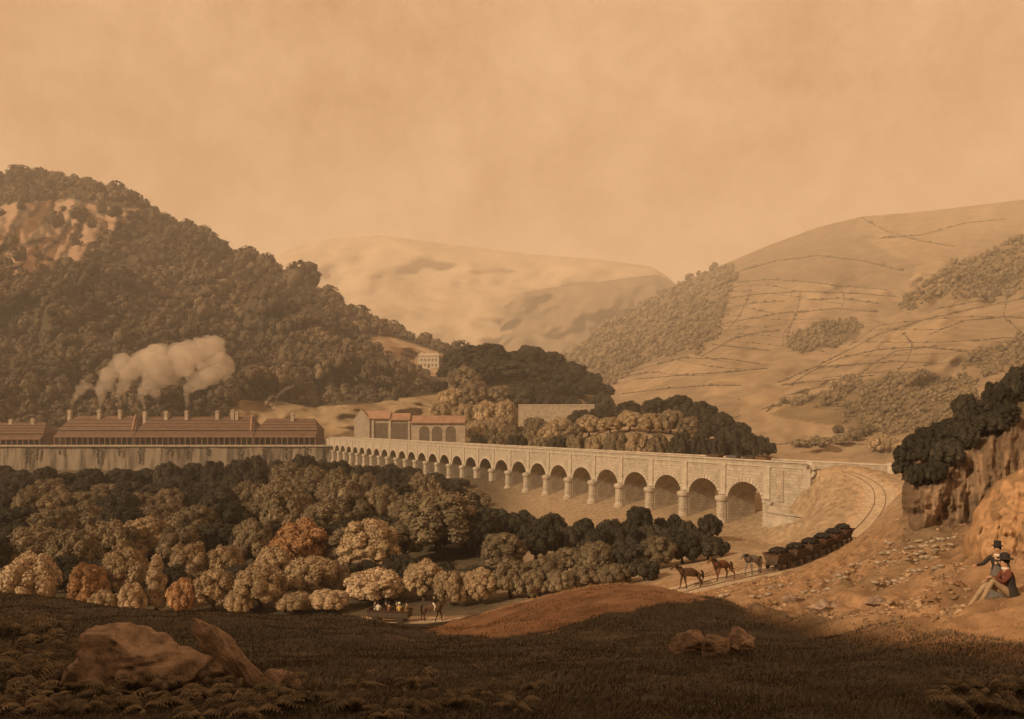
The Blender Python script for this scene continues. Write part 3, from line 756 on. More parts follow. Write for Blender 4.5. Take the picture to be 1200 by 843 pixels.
# dark bushes in front of the near arches
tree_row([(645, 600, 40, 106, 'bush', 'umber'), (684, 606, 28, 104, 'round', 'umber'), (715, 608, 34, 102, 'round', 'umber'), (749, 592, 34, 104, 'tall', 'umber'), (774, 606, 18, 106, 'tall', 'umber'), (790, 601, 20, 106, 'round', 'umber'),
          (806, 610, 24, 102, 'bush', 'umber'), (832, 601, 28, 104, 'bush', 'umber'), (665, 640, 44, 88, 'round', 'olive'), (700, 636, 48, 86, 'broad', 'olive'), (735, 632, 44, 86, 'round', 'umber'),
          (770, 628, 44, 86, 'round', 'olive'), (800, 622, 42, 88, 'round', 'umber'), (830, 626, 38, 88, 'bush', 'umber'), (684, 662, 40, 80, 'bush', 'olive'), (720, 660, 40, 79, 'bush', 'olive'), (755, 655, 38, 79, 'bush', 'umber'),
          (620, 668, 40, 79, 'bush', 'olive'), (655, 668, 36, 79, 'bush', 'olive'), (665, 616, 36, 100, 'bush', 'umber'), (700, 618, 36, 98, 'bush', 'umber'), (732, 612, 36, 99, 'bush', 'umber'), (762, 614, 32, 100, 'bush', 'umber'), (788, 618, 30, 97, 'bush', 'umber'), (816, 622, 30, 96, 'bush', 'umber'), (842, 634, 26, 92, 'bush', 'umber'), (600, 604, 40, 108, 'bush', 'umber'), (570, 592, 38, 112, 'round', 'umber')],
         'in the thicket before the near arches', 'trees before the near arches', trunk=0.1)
tree_row([(px, top, wpx, Y, 'bush', sp) for px, top, wpx, Y, sp in [(560, 506, 24, 232, 'umber'), (582, 507, 24, 222, 'olive'), (606, 508, 26, 212, 'umber'), (632, 510, 26, 202, 'olive'), (655, 510, 26, 196, 'umber'), (678, 508, 28, 190, 'olive'), (700, 506, 28, 186, 'gold'), (724, 505, 30, 182, 'olive'), (748, 505, 30, 178, 'gold'), (772, 506, 30, 174, 'olive'), (796, 507, 28, 172, 'umber'), (818, 509, 26, 172, 'umber'), (838, 512, 26, 172, 'umber'), (858, 514, 24, 174, 'umber'), (878, 518, 22, 178, 'umber')]],
         'in the low line over the parapet', 'bushes behind the parapet', trunk=0.06)
# trees close behind the viaduct
tree_row([(602, 498, 30, 240, 'round', 'olive'), (622, 500, 28, 235, 'round', 'olive'), (645, 500, 30, 232, 'round', 'gold'), (668, 496, 30, 232, 'round', 'olive'), (690, 487, 32, 236, 'broad', 'gold'), (704, 478, 34, 262, 'round', 'umber'),
          (715, 488, 30, 225, 'round', 'gold'), (738, 481, 32, 226, 'round', 'gold'), (738, 470, 34, 262, 'round', 'umber'), (762, 484, 32, 222, 'round', 'gold'), (768, 466, 34, 260, 'round', 'umber'),
          (786, 480, 32, 222, 'broad', 'olive'), (796, 462, 36, 258, 'tall', 'umber'), (808, 488, 30, 218, 'round', 'olive'), (822, 470, 34, 254, 'round', 'umber'), (830, 492, 28, 216, 'round', 'umber'),
          (846, 482, 30, 248, 'round', 'umber'), (852, 500, 28, 214, 'round', 'umber'), (866, 494, 28, 240, 'round', 'umber'), (874, 506, 24, 214, 'bush', 'umber'), (888, 510, 24, 226, 'bush', 'umber'), (900, 518, 20, 222, 'bush', 'umber'),
          (640, 512, 24, 215, 'bush', 'olive'), (665, 511, 24, 208, 'bush', 'olive'), (628, 489, 34, 290, 'broad', 'olive'), (656, 490, 34, 285, 'broad', 'gold'), (682, 480, 36, 290, 'round', 'umber'), (575, 503, 26, 262, 'round', 'olive'), (590, 510, 24, 240, 'bush', 'gold')],
         'in the clump behind the viaduct', 'trees behind the viaduct', trunk=0.12)
def knoll(x, Y):
    px = x / Y * F + CX
    b, s = interp(HK.base, px), interp(HK.sky, px)
    best = None
    for t in np.linspace(0, 1, 60):
        q = HK.at(px, b * (1 - t) + s * t)
        if q[1] >= Y: return float(q[2])
    return float(q[2])
tree_row([(517, 446, 26, 425, 'round', 'umber'), (527, 428, 30, 430, 'round', 'umber'), (536, 412, 34, 425, 'round', 'umber'), (552, 403, 38, 432, 'tall', 'umber'), (575, 402, 40, 434, 'tall', 'umber'), (603, 412, 36, 436, 'round', 'umber'), (622, 405, 40, 438, 'round', 'umber'), (645, 412, 38, 438, 'round', 'umber'),
          (668, 424, 36, 436, 'round', 'umber'), (690, 437, 34, 436, 'round', 'umber'), (706, 450, 30, 436, 'round', 'umber'), (612, 446, 34, 398, 'round', 'umber'), (640, 449, 34, 398, 'round', 'umber'), (600, 462, 28, 385, 'bush', 'umber')],
         'on the crest of the wooded knoll', 'trees on the knoll', surf=knoll, trunk=0.12)
tree_row([(545, 428, 42, 405, 'round', 'olive'), (572, 418, 44, 412, 'round', 'umber'), (598, 424, 44, 412, 'round', 'umber'), (628, 424, 44, 412, 'round', 'umber'), (655, 432, 44, 412, 'round', 'umber'), (682, 446, 40, 410, 'round', 'umber'),
          (705, 462, 30, 405, 'round', 'umber')],
         'on the upper slope of the wooded knoll', 'trees on the knoll', surf=knoll, trunk=0.12)
tree_row([(530, 455, 34, 382, 'broad', 'gold'), (556, 447, 36, 382, 'broad', 'olive'), (583, 452, 34, 382, 'round', 'olive'), (610, 452, 34, 382, 'round', 'umber'), (518, 470, 28, 372, 'bush', 'gold'), (640, 456, 32, 382, 'round', 'umber'), (668, 464, 30, 382, 'round', 'umber'), (692, 472, 28, 382, 'round', 'umber')],
         'on the lower slope of the wooded knoll', 'trees on the knoll', surf=knoll, trunk=0.12)
tree_row([(545, 474, 30, 360, 'broad', 'gold'), (568, 470, 32, 360, 'broad', 'gold'), (592, 470, 32, 360, 'broad', 'gold'), (560, 490, 28, 345, 'bush', 'gold'), (585, 488, 30, 345, 'bush', 'gold')],
         'at the foot of the wooded knoll', 'trees on the knoll', surf=knoll, trunk=0.1)

# ------------------------------------------------------------------ far woods, each reading as one mass
def blob_protos(n, lobes, sub, leaves, seed):
    out = []
    for k in range(n):
        rs = np.random.default_rng(seed + k); cv, cf = sub; V, Fc, b = [], [], 0
        for j in range(lobes):
            a = j * 2.4 + rs.random(); z = 0.35 + 0.75 * j / max(1, lobes - 1) if lobes > 1 else 0.6
            r = 0.62 - 0.2 * j / max(1, lobes) if lobes > 1 else 0.9
            c = np.array([0.45 * math.cos(a), 0.45 * math.sin(a), z]) if lobes > 1 else np.array([0, 0, 0.6])
            V.append(c + cv * r * (1 + 0.18 * rs.normal(size=(len(cv), 1)))); Fc.append(cf + b); b += len(cv)
        V = np.concatenate(V); Fc = np.concatenate(Fc)
        if leaves:
            q = leafset(leaves, np.array([0, 0, 0.75]), 0.95, 0.15, rs, (1, 1, 0.8))
            i = np.arange(leaves)[:, None] * 4 + len(V)
            V = np.concatenate([V, q]); Fc = np.concatenate([Fc, np.concatenate([i, i + 1, i + 2], 1), np.concatenate([i, i + 2, i + 3], 1)])
        out.append((V, Fc))
    return out
def wood_mass(name, pts, sizes, protos, m, label, cat='forest'):
    V, Fc, b = [], [], 0
    rs = np.random.default_rng(5)
    for p, s in zip(pts, sizes):
        v, f = protos[rs.integers(len(protos))]
        a = rs.random() * 6.28; ca, sa = math.cos(a), math.sin(a)
        q = v * s * np.array([1, 1, 0.9 + 0.4 * rs.random()])
        q = np.stack([q[:, 0] * ca - q[:, 1] * sa, q[:, 0] * sa + q[:, 1] * ca, q[:, 2] - 0.15 * s], 1) + p
        V.append(q); Fc.append(f + b); b += len(v)
    me = np_mesh(name, np.concatenate(V), np.concatenate(Fc), m)
    return tag(link(name, me), label, cat, None, 'stuff')
def scatter(hill, x0, x1, y0, y1, n, keep, rmin):
    """random pixels of a slope that keep() accepts, no two closer than rmin (in px, a little less upward)"""
    out = []; grid = {}
    rs = np.random.default_rng(3)
    for px, py in zip(rs.uniform(x0, x1, n), rs.uniform(y0, y1, n)):
        r = rmin(px, py) if callable(rmin) else rmin
        k = (int(px // r), int(py // (r * .62)))
        if any((k[0] + i, k[1] + j) in grid and math.hypot(px - grid[(k[0] + i, k[1] + j)][0], (py - grid[(k[0] + i, k[1] + j)][1]) / .62) < r for i in (-1, 0, 1) for j in (-1, 0, 1)): continue
        if py < interp(hill.sky, px) or not keep(px, py): continue
        grid[k] = (px, py); out.append((px, py))
    return np.array(out)
def keep_left(px, py):
    if (inpoly(px, py, SCAR) and random.random() > .03) or inpoly(px, py, CLEAR) or inpoly(px, py, FIELD): return False
    if px > 505 and py > 440: return False
    return py < 500
FP = blob_protos(5, 4, ICO1, 70, 900)
pp = scatter(HL, -120, 545, 200, 500, 16000, keep_left, 9.5)
edge_pp = np.array([(x, interp(SKY_L, x) + 0.4) for x in np.arange(-100, 540, 5.5)])
pp = np.concatenate([pp, edge_pp])
pts = HL.at(pp[:, 0], pp[:, 1])
sz = 4.5 * np.exp(RNG.normal(size=len(pts)) * 0.36) * (pts[:, 1] / 650) ** 0.75
wood_mass('forest', pts, sz, FP, M['forest'], 'dark brown forest covering the steep hill above the works')
RP = blob_protos(5, 3, ICO1, 22, 950)
for poly, hill, r, s, lab in ((WOOD_A, HR, 4.8, 3.7, 'hazy wood clothing the left flank of the pasture hill'),
                              (GROVE, HR, 4.6, 3.0, 'small dark grove on the fields of the pasture hill'),
                              (WOOD_B, HP, 5.6, 2.7, 'light brown wood on the lower fields of the spur'),
                              (WOOD_C, HP, 5.2, 3.1, 'scattered wood along the top of the nearer spur'),
                              (WOOD_D, HP, 5.4, 2.6, 'thin strip of wood above the bushy cliff')):
    xs = [q[0] for q in poly]; ys = [q[1] for q in poly]
    wob = lambda x, y: bool(inpoly(x + 16 * float(fbm(x * .05, y * .05, 66, 3)), y + 14 * float(fbm(x * .05, y * .05, 67, 3)), poly)) and float(fbm(x * .04, y * .06, 68, 3)) > -.45
    pp = scatter(hill, min(xs) - 10, max(xs) + 10, min(ys) - 8, max(ys) + 8, 6000, wob, r)
    if len(pp):
        pts = hill.at(pp[:, 0], pp[:, 1])
        wood_mass('woodland', pts, s * np.exp(RNG.normal(size=len(pts)) * 0.25) * (pts[:, 1] / 700) ** 0.8, RP, M['farwood'], lab, 'woodland')

# hedges between the far fields: each a string of bushes laid along the slope
def hedge(hill, line, label, wpx=1.15):
    pts = []
    for (x0, y0), (x1, y1) in zip(line[:-1], line[1:]):
        n = max(2, int(math.hypot(x1 - x0, y1 - y0) / 1.8))
        for i in range(n): t = i / n; pts.append((x0 + (x1 - x0) * t, y0 + (y1 - y0) * t))
    pts = np.array(pts)
    for a in range(2):   # round the corners of the line
        pts[1:-1] = (pts[:-2] + 2 * pts[1:-1] + pts[2:]) / 4
    pts[:, 1] = np.maximum(pts[:, 1], interp(hill.sky, pts[:, 0]) + 0.5)
    w3 = hill.at(pts[:, 0], pts[:, 1])
    V, Fc, b = [], [], 0; cv, cf = ICO1
    rs = np.random.default_rng(len(label))
    for p in w3:
        s = wpx / F * p[1] * (0.55 + 0.5 * rs.random()) * (2.1 if rs.random() < 0.10 else 1)
        V.append(p + cv * s * np.array([1.3, 1.3, 0.9]) * (1 + 0.15 * rs.normal(size=(len(cv), 1))) + np.array([0, 0, 0.3 * s])); Fc.append(cf + b); b += len(cv)
    o = link('hedge', np_mesh('hedge', np.concatenate(V), np.concatenate(Fc), M['hedge']))
    tag(o, label, 'hedge', 'hedges of the far fields')
for hill, line, lab in [
    (HR, [(720, 442), (760, 430), (800, 420), (850, 421), (890, 427)], 'hedge rising from the wood edge across the lowest pale field'),
    (HR, [(822, 418), (860, 397), (890, 390), (915, 388)], 'short hedge climbing right from the wood corner'),
    (HR, [(846, 380), (890, 372), (925, 366), (945, 367)], 'hedge under the third field from the moor'),
    (HR, [(852, 350), (890, 345), (940, 342), (1000, 344), (1050, 348)], 'long hedge crossing the pasture hill below the moor'),
    (HR, [(858, 332), (900, 328), (940, 330), (990, 336), (1040, 340)], 'topmost hedge on the pasture hill under the moor'),
    (HR, [(938, 342), (936, 358), (930, 375), (918, 392), (917, 408)], 'winding hedge beside the lane down the pasture hill'),
    (HR, [(928, 378), (922, 395), (925, 410)], 'short hedge on the other side of the winding lane'),
    (HR, [(940, 366), (980, 362), (1030, 366)], 'hedge between the winding lane and the spur'),
    (HR, [(1010, 256), (1040, 272), (1075, 282), (1120, 290)], 'faint hedge running over the high moor'),
    (HR, [(1030, 280), (1080, 276), (1130, 262), (1180, 257)], 'faint hedge highest on the pasture hill'),
    (HP, [(850, 474), (880, 462), (920, 446), (960, 428), (1000, 408), (1030, 392), (1080, 376), (1140, 362), (1210, 348)], 'long hedge along the brow of the spur'),
    (HP, [(925, 452), (950, 436), (985, 420), (1030, 410), (1080, 407), (1130, 412)], 'curved hedge just below the brow of the spur'),
    (HP, [(1000, 446), (1025, 426), (1050, 412), (1100, 406)], 'hedge bending round the reddish field of the spur'),
    (HP, [(855, 462), (900, 455), (930, 450), (990, 444), (1025, 440)], 'level hedge below the brow of the spur'),
    (HP, [(870, 472), (930, 462), (990, 446)], 'hedge sloping above the light brown wood'),
    (HP, [(860, 490), (900, 478), (950, 462)], 'lowest sloping hedge left of the light brown wood'),
    (HP, [(1090, 392), (1130, 376), (1180, 372), (1230, 376)], 'hedge above the middle field of the spur'),
    (HP, [(1180, 352), (1176, 372), (1200, 392)], 'short hedge dropping down the right end of the spur'),
    (HP, [(870, 500), (930, 496), (990, 502), (1040, 508)], 'hedge at the foot of the light brown wood'),
    (HP, [(880, 516), (940, 512), (1000, 516)], 'lowest hedge on the valley floor behind the viaduct'),
    (HR, [(868, 318), (910, 306), (960, 300), (1010, 306), (1060, 318)], 'hedge curving through the middle of the high moor'),
    (HR, [(850, 362), (880, 356), (920, 353)], 'short hedge beside the wood above the winding lane'),
    (HR, [(945, 352), (985, 350), (1030, 356)], 'short hedge right of the top of the winding lane'),
    (HR, [(880, 336), (876, 352), (866, 372), (848, 392)], 'hedge running down beside the wood edge'),
    (HR, [(985, 336), (990, 350), (984, 366)], 'short cross hedge under the topmost hedge'),
    (HR, [(835, 404), (870, 408), (905, 412)], 'hedge linking the wood corner and the lane foot'),
    (HP, [(960, 430), (1000, 428), (1050, 424), (1100, 426)], 'hedge along the middle of the reddish field'),
    (HP, [(1060, 392), (1070, 405), (1064, 422), (1050, 438)], 'cross hedge dropping through the reddish field'),
    (HP, [(1100, 362), (1150, 352), (1210, 336)], 'hedge skirting the foot of the scattered wood'),
    (HP, [(890, 462), (885, 474), (872, 484)], 'short cross hedge left of the light brown wood'),
    (HP, [(1140, 400), (1180, 396), (1230, 400)], 'hedge below the right end field of the spur'),
    (HP, [(900, 522), (960, 518), (1020, 522)], 'hedge on the flat ground beyond the parapet'),
    (HR, [(700, 452), (740, 440), (775, 436)], 'short hedge at the foot of the flank wood'),
    (HR, [(745, 445), (800, 440), (860, 436), (900, 432)], 'hedge along the bottom field beside the knoll'),
    (HR, [(730, 462), (780, 456), (830, 452), (870, 452)], 'hedge nearest the trees behind the viaduct')]:
    hedge(hill, line, lab)
rs = random.Random(31)
for i in range(11):          # terraces between the main hedges of the pasture hill
    y = 338 + i * 9.5; x0 = 862 - i * 9 + rs.uniform(-8, 8); x1 = x0 + rs.uniform(70, 170)
    hedge(HR, [(x0 + (x1 - x0) * t, y - 6 * math.sin(t * 3.0 + i) + 5 * t) for t in np.linspace(0, 1, 6)], f'thin terrace hedge on the pasture hill, {ORD[i]} from the top', 0.75)
for i in range(9):
    y = 384 + i * 11; x0 = 1010 - i * 14 + rs.uniform(-10, 30); x1 = x0 + rs.uniform(90, 190)
    hedge(HP, [(x0 + (x1 - x0) * t, y - 12 * t - 5 * math.sin(t * 3.0 + i)) for t in np.linspace(0, 1, 6)], f'thin terrace hedge on the nearer spur, {ORD[i]} from the top', 0.75)
for px, base, top, wpx, sp, lab in [(982, 508, 497, 13, 'olive', 'small lone round tree on the pale field beyond the viaduct end'), (1016, 512, 496, 22, 'olive', 'bushy tree at the lane edge beyond the viaduct end'), (1000, 516, 503, 20, 'olive', 'bush left of the bushy tree beyond the viaduct'),
                              (985, 521, 508, 22, 'olive', 'low bush in the middle of the hedge line beyond the viaduct'), (962, 523, 511, 24, 'olive', 'low bush near the parapet end beyond the viaduct'), (938, 524, 514, 22, 'olive', 'grey low bush just over the near parapet'), (1030, 530, 505, 26, 'gold', 'tan bush beside the curving lane'), (1044, 528, 512, 20, 'gold', 'pale bush between the lane and the cliff')]:
    q = HP.at(px, base); Y = float(q[1])
    tree(float(q[0]), Y, (base - top) / F * Y, wpx / F * Y, 'bush' if wpx > 14 else 'round', sp, lab, 'bushes beyond the viaduct', 'tree', float(q[2]) - .3, .1)

# ------------------------------------------------------------------ viaduct
BX, BY = 36.97, 122.0
BD = np.array([-0.4636, 0.886]); BYAW = math.atan2(BD[1], BD[0])
PITCH, HALF, SPR, RISE, ZD, ZT = 9.5, 3.75, 3.9, 3.05, 9.55, 10.55      # bay length, half opening, springing, rise, deck, parapet top
NB = 28; DEPTH = 6.0; ZB = -3.0
via = empty('viaduct', (BX, BY, 0), BYAW)                               # local x runs to the far end, y faces the valley
tag(via, 'long pale stone viaduct of many round arches crossing the valley', 'viaduct')
def arch_pts(n=18, grow=0.0):
    return [((HALF + grow) * math.cos(math.pi * i / n), SPR + (RISE + grow) * math.sin(math.pi * i / n)) for i in range(n + 1)]
def spandrel():
    mb = MB(); n = 18; a = arch_pts(n); h = PITCH / 2
    # front and back faces, soffit, pier cheeks
    for y, fl in ((0, False), (-DEPTH, True)):
        for i in range(n):
            p, q = a[i], a[i + 1]
            top = lambda x: (x, y, ZD)
            quad = [(p[0], y, p[1]), (q[0], y, q[1]), (q[0], y, ZD), (p[0], y, ZD)]
            mb.add(quad, [[3, 2, 1, 0] if fl else [0, 1, 2, 3]])
        for sx in (1, -1):
            quad = [(sx * HALF, y, ZB), (sx * h, y, ZB), (sx * h, y, ZD), (sx * HALF, y, ZD)]
            mb.add(quad, [[0, 1, 2, 3]])
    for i in range(n):
        p, q = a[i], a[i + 1]
        mb.add([(p[0], 0, p[1]), (q[0], 0, q[1]), (q[0], -DEPTH, q[1]), (p[0], -DEPTH, p[1])], [[0, 1, 2, 3]])
    for sx in (1, -1):
        mb.add([(sx * HALF, 0, ZB), (sx * HALF, -DEPTH, ZB), (sx * HALF, -DEPTH, SPR), (sx * HALF, 0, SPR)], [[0, 1, 2, 3]])
    mb.add([(-h, 0, ZD), (h, 0, ZD), (h, -DEPTH, ZD), (-h, -DEPTH, ZD)], [[0, 1, 2, 3]])
    return mb.mesh('spandrel', M['stone'])
def pier():
    mb = MB(); w = PITCH / 2 - HALF
    mb.box(-w * 0.92, w * 0.92, 0.0, 0.5, ZB, SPR)
    mb.lathe([(w * 0.80, ZB), (w * 0.80, SPR)], 12, (0, 0.48, 0), 0, 0.0, math.pi)
    return mb.mesh('pier', M['stone'])
def capital():
    mb = MB(); w = PITCH / 2 - HALF
    pr = [(w * 0.80, -0.35), (w * 1.0, -0.28), (w * 1.06, -0.05), (w * 0.98, 0.06), (w * 1.06, 0.12), (w * 1.02, 0.42), (w * 0.5, 0.62), (0.02, 0.66)]
    mb.lathe(pr, 14, (0, 0.5, SPR), 0, 0.0, math.pi)
    mb.box(-w * 1.02, w * 1.02, 0.004, 0.5, SPR - 0.28, SPR + 0.42)
    return mb.mesh('capital', M['stone'])
def plinth():
    mb = MB(); w = PITCH / 2 - HALF
    mb.lathe([(w * 1.12, ZB), (w * 1.12, 0.35), (w * 0.85, 0.55)], 14, (0, 0.5, 0), 0, 0.0, math.pi)
    mb.box(-w * 1.12, w * 1.12, 0.004, 0.5, ZB, 0.35)
    return mb.mesh('plinth', M['stone_dark'])
def pilaster():
    mb = MB(); mb.box(-0.62, 0.62, 0.0, 0.22, SPR + 0.68, ZD - 0.25); mb.box(-0.72, 0.72, 0.0, 0.26, ZD - 0.25, ZD - 0.003)
    return mb.mesh('pilaster', M['coping'])
me_sp, me_pi, me_ca, me_pl, me_pa = spandrel(), pier(), capital(), plinth(), pilaster()
me_par = MB().box(-PITCH / 2, PITCH / 2, -0.5, -0.02, ZD, ZT - 0.22).mesh('parapet', M['stone'])
me_parb = MB().box(-PITCH / 2, PITCH / 2, -DEPTH + 0.02, -DEPTH + 0.5, ZD, ZT - 0.22).mesh('parapet', M['stone'])
me_cop = MB().box(-PITCH / 2, PITCH / 2, -0.62, 0.16, ZT - 0.22, ZT).mesh('coping', M['coping'])
me_copb = MB().box(-PITCH / 2, PITCH / 2, -DEPTH - 0.14, -DEPTH + 0.62, ZT - 0.22, ZT).mesh('coping', M['coping'])
me_str = MB().box(-PITCH / 2, PITCH / 2, -0.02, 0.14, ZD - 0.02, ZD + 0.2).mesh('string_course', M['coping'])
me_ring = None
def ring_mesh(a0, a1, name):
    mb = MB(); n = 18; vs = []
    seg = 2
    for y in (0.0, 0.12):
        for r in (0.0, 0.62):
            for i in range(seg + 1):
                an = a0 + (a1 - a0) * i / seg
                vs.append(((HALF + r) * math.cos(an), y, SPR + (RISE + r) * math.sin(an)))
    k = seg + 1; fs = []
    for i in range(seg):
        fs.append([2 * k + i, 2 * k + i + 1, 3 * k + i + 1, 3 * k + i])       # front
        fs.append([i, 2 * k + i, 2 * k + i + 1, i + 1]); fs.append([k + i, k + i + 1, 3 * k + i + 1, 3 * k + i])
    for i in (0, seg): fs.append([i, k + i, 3 * k + i, 2 * k + i])
    mb.add(vs, fs); return mb.mesh(name, M['coping'])
me_vous = [ring_mesh(math.pi * i / 17 + 0.012, math.pi * (i + 1) / 17 - 0.012, 'voussoir') for i in range(17)]
def whole_ring():
    mb = MB(); n = 20; vs = []
    for y in (0.0, 0.10):
        for r in (0.0, 0.6):
            for i in range(n + 1):
                an = math.pi * i / n
                vs.append(((HALF + r) * math.cos(an), y, SPR + (RISE + r) * math.sin(an)))
    k = n + 1; fs = []
    for i in range(n):
        fs.append([2 * k + i, 2 * k + i + 1, 3 * k + i + 1, 3 * k + i]); fs.append([i, 2 * k + i, 2 * k + i + 1, i + 1]); fs.append([k + i, k + i + 1, 3 * k + i + 1, 3 * k + i])
    mb.add(vs, fs); return mb.mesh('arch_ring', M['coping'])
me_ring = whole_ring()
for i in range(NB):
    x = i * PITCH
    sp = link('spandrel', me_sp, via, (x, 0, 0))
    if i < 5:
        for mv in me_vous: link('voussoir', mv, sp)
    else:
        link('arch_ring', me_ring, sp)
    link('parapet', me_par, via, (x, 0, 0)); link('parapet', me_parb, via, (x, 0, 0))
    link('coping', me_cop, via, (x, 0, 0)); link('coping', me_copb, via, (x, 0, 0)); link('string_course', me_str, via, (x, 0, 0))
for i in range(NB + 1):
    x = (i - 0.5) * PITCH
    if i > 0:
        p = link('pier', me_pi, via, (x, 0, 0)); link('capital', me_ca, p); link('plinth', me_pl, p)
    link('pilaster', me_pa, via, (x, 0, 0))
# near abutment with its curling parapet end and the curved wing wall
XE = -12.6
mb = MB(); mb.box(XE, -PITCH / 2 - 0.002, -DEPTH, 0, ZB, ZD)
mb.build('abutment', M['stone'], via)
mb = MB(); mb.box(XE - 0.5, XE + 0.7, -0.9, 0.24, ZB, ZD - 0.003); mb.build('pilaster', M['coping'], via)
mb = MB(); mb.box(-8.0, -6.6, 0, 0.12, 4.4, ZD - 0.3); mb.build('panel', M['stone_dark'], via)
mb = MB(); mb.box(XE + 0.3, -PITCH / 2 - 0.003, -0.5, -0.02, ZD + 0.002, ZT - 0.22); mb.build('parapet', M['stone'], via)
mb = MB(); mb.box(XE + 0.3, -PITCH / 2 - 0.003, -0.62, 0.16, ZT - 0.22, ZT); mb.build('coping', M['coping'], via)
mb = MB(); mb.box(XE + 0.3, -PITCH / 2 - 0.003, -0.02, 0.14, ZD - 0.02, ZD + 0.2); mb.build('string_course', M['coping'], via)
# volute: the coping curls over and down
mb = MB(); pts = []
c0 = (XE + 0.2, ZT - 1.30)
for k in range(30):
    a = math.pi / 2 + k / 29 * 1.55 * math.pi; r = 1.22 - 0.78 * max(0, (k - 8)) / 21
    pts.append((c0[0] + r * math.cos(a), -0.05, c0[1] + r * math.sin(a)))
mb.tube(pts, [0.36 - 0.005 * k for k in range(30)], 8); vol = mb.build('volute', M['coping'], via, smooth=True)
# far parapet runs on beyond the end of the near one
mb = MB(); mb.box(-21.5, -PITCH / 2 - 0.003, -DEPTH + 0.02, -DEPTH + 0.5, ZD - 1.6, ZT - 0.22); mb.build('parapet', M['stone'], via)
mb = MB(); mb.box(-21.5, -PITCH / 2 - 0.003, -DEPTH - 0.14, -DEPTH + 0.62, ZT - 0.22, ZT); mb.build('coping', M['coping'], via)
mb = MB(); mb.box(-22.3, -21.4, -DEPTH - 0.2, -DEPTH + 0.75, ZD - 2.4, ZT - 0.1); mb.box(-22.4, -21.3, -DEPTH - 0.28, -DEPTH + 0.83, ZT - 0.1, ZT + 0.18); mb.build('end_pier', M['coping'], via)
mb = MB(); mb.box(-16.5, XE, -DEPTH + 0.5, -0.3, ZD - 2.2, ZD - 0.12); mb.build('approach', M['road'], via)
# wing wall: sweeps out in a quarter circle below the abutment, top sinking to the bank
def wing(r0, r1, z_in, z_out, z0, name, m, parent):
    mb = MB(); n = 14; vs = []
    for i in range(n + 1):
        a = R(4 + 122 * i / n); t = i / n
        zt = z_in + (z_out - z_in) * t ** 1.4
        for r in (r0, r1):
            for z in (z0, zt):
                vs.append((-5.0 - 6.3 + r * math.cos(a), 0.0 + r * 0.55 * math.sin(a), z))
    fs = []
    for i in range(n):
        b = i * 4; c = b + 4
        fs += [[b + 2, c + 2, c + 3, b + 3], [b + 1, b + 3, c + 3, c + 1], [b, b + 1, c + 1, c]]
    fs += [[0, 2, 3, 1], [n * 4, n * 4 + 1, n * 4 + 3, n * 4 + 2]]
    mb.add(vs, fs); return mb.build(name, m, parent)
wg = wing(2.0, 5.9, 3.9, 2.6, ZB, 'wing_wall', M['stone'], via)
wing(5.3, 6.15, 4.2, 2.9, 3.0, 'coping', M['coping'], wg); wing(4.6, 5.95, 3.2, 2.0, 0.6, 'band', M['coping'], wg)
# last arch end against the terrace
mb = MB(); mb.box((NB - 0.5) * PITCH + 0.002, (NB + 0.6) * PITCH, -DEPTH, 0, ZB - 3, ZD); mb.build('abutment', M['stone'], via)

# four trams on the deck, seen over the parapet
for k, (px, m, lab) in enumerate([(824, 'wood_dark', 'dark boat-shaped tram wagon on the viaduct, leftmost of four'), (846, 'cloth_grey', 'grey tram wagon on the viaduct, second of four'),
                        (865, 'wood_dark', 'small dark tram wagon on the viaduct, third of four'), (880, 'cloth_brown', 'brown tram wagon on the viaduct, nearest its end')]):
    u = (px - CX) / F
    s = (u * BY - BX) / (BD[0] - u * BD[1])
    q = np.array([BX, BY]) + BD * s + np.array([0.886, 0.4636]) * 2.6
    t = empty('tram_wagon', (q[0], q[1], ZD), BYAW, 0.78)
    tag(t, lab, 'wagon', 'trams on the viaduct')
    mb = MB(); L_ = 1.35 if k else 1.7
    vs = [(-L_, -.6, .75), (L_, -.6, .75), (L_, .6, .75), (-L_, .6, .75), (-L_ * 1.2, -.8, 1.75), (L_ * 1.2, -.8, 1.75), (L_ * 1.2, .8, 1.75), (-L_ * 1.2, .8, 1.75)]
    mb.add(vs, [[0, 3, 2, 1], [0, 1, 5, 4], [1, 2, 6, 5], [2, 3, 7, 6], [3, 0, 4, 7]]); mb.build('body', M[m], t)
    hp = MB(); hp.ball((0, 0, 1.68), (L_ * 1.05, .7, .34), 0, 10); hp.build('load', M['coal'], t)
    for x in (-.7, .7):
        for y in (-.62, .62):
            wm = MB(); wm.tube([(x, y - .06, .36), (x, y + .06, .36)], [.36, .36], 14); wm.build('wheel', M['iron'], t)
    mb = MB(); mb.box(-L_ * .9, L_ * .9, -.5, .5, .55, .75); mb.build('frame', M['wood_dark'], t)

# ------------------------------------------------------------------ terrace, works and barn
TW, TY = 6.6, 350.0
tx = lambda px, Y=TY: (px - CX) / F * Y
t = empty('terrace_wall', (tx(160), TY, -6)); tag(t, 'long rough stone terrace wall below the brick works', 'wall')
mb = MB()
x0, x1 = tx(-330) - tx(160), tx(398) - tx(160)
n = 150; vs = []
xs = np.linspace(x0, x1, n)
for x in xs:
    d = float(fbm(x * 0.11, 0.3, 2, 4)) * 0.9
    for z, b in ((-2, -0.6), (5, -0.2), (TW + 6 - 0.5, 0.1)): vs.append((x, d + b + float(fbm(x * 0.6, z, 7, 2)) * 0.25, z))
    vs.append((x, 3.0, TW + 6 - 0.5))
fs = [[i * 4 + j, (i + 1) * 4 + j, (i + 1) * 4 + j + 1, i * 4 + j + 1] for i in range(n - 1) for j in range(3)]
mb.add(vs, fs); mb.build('masonry', M['terrace'], t)
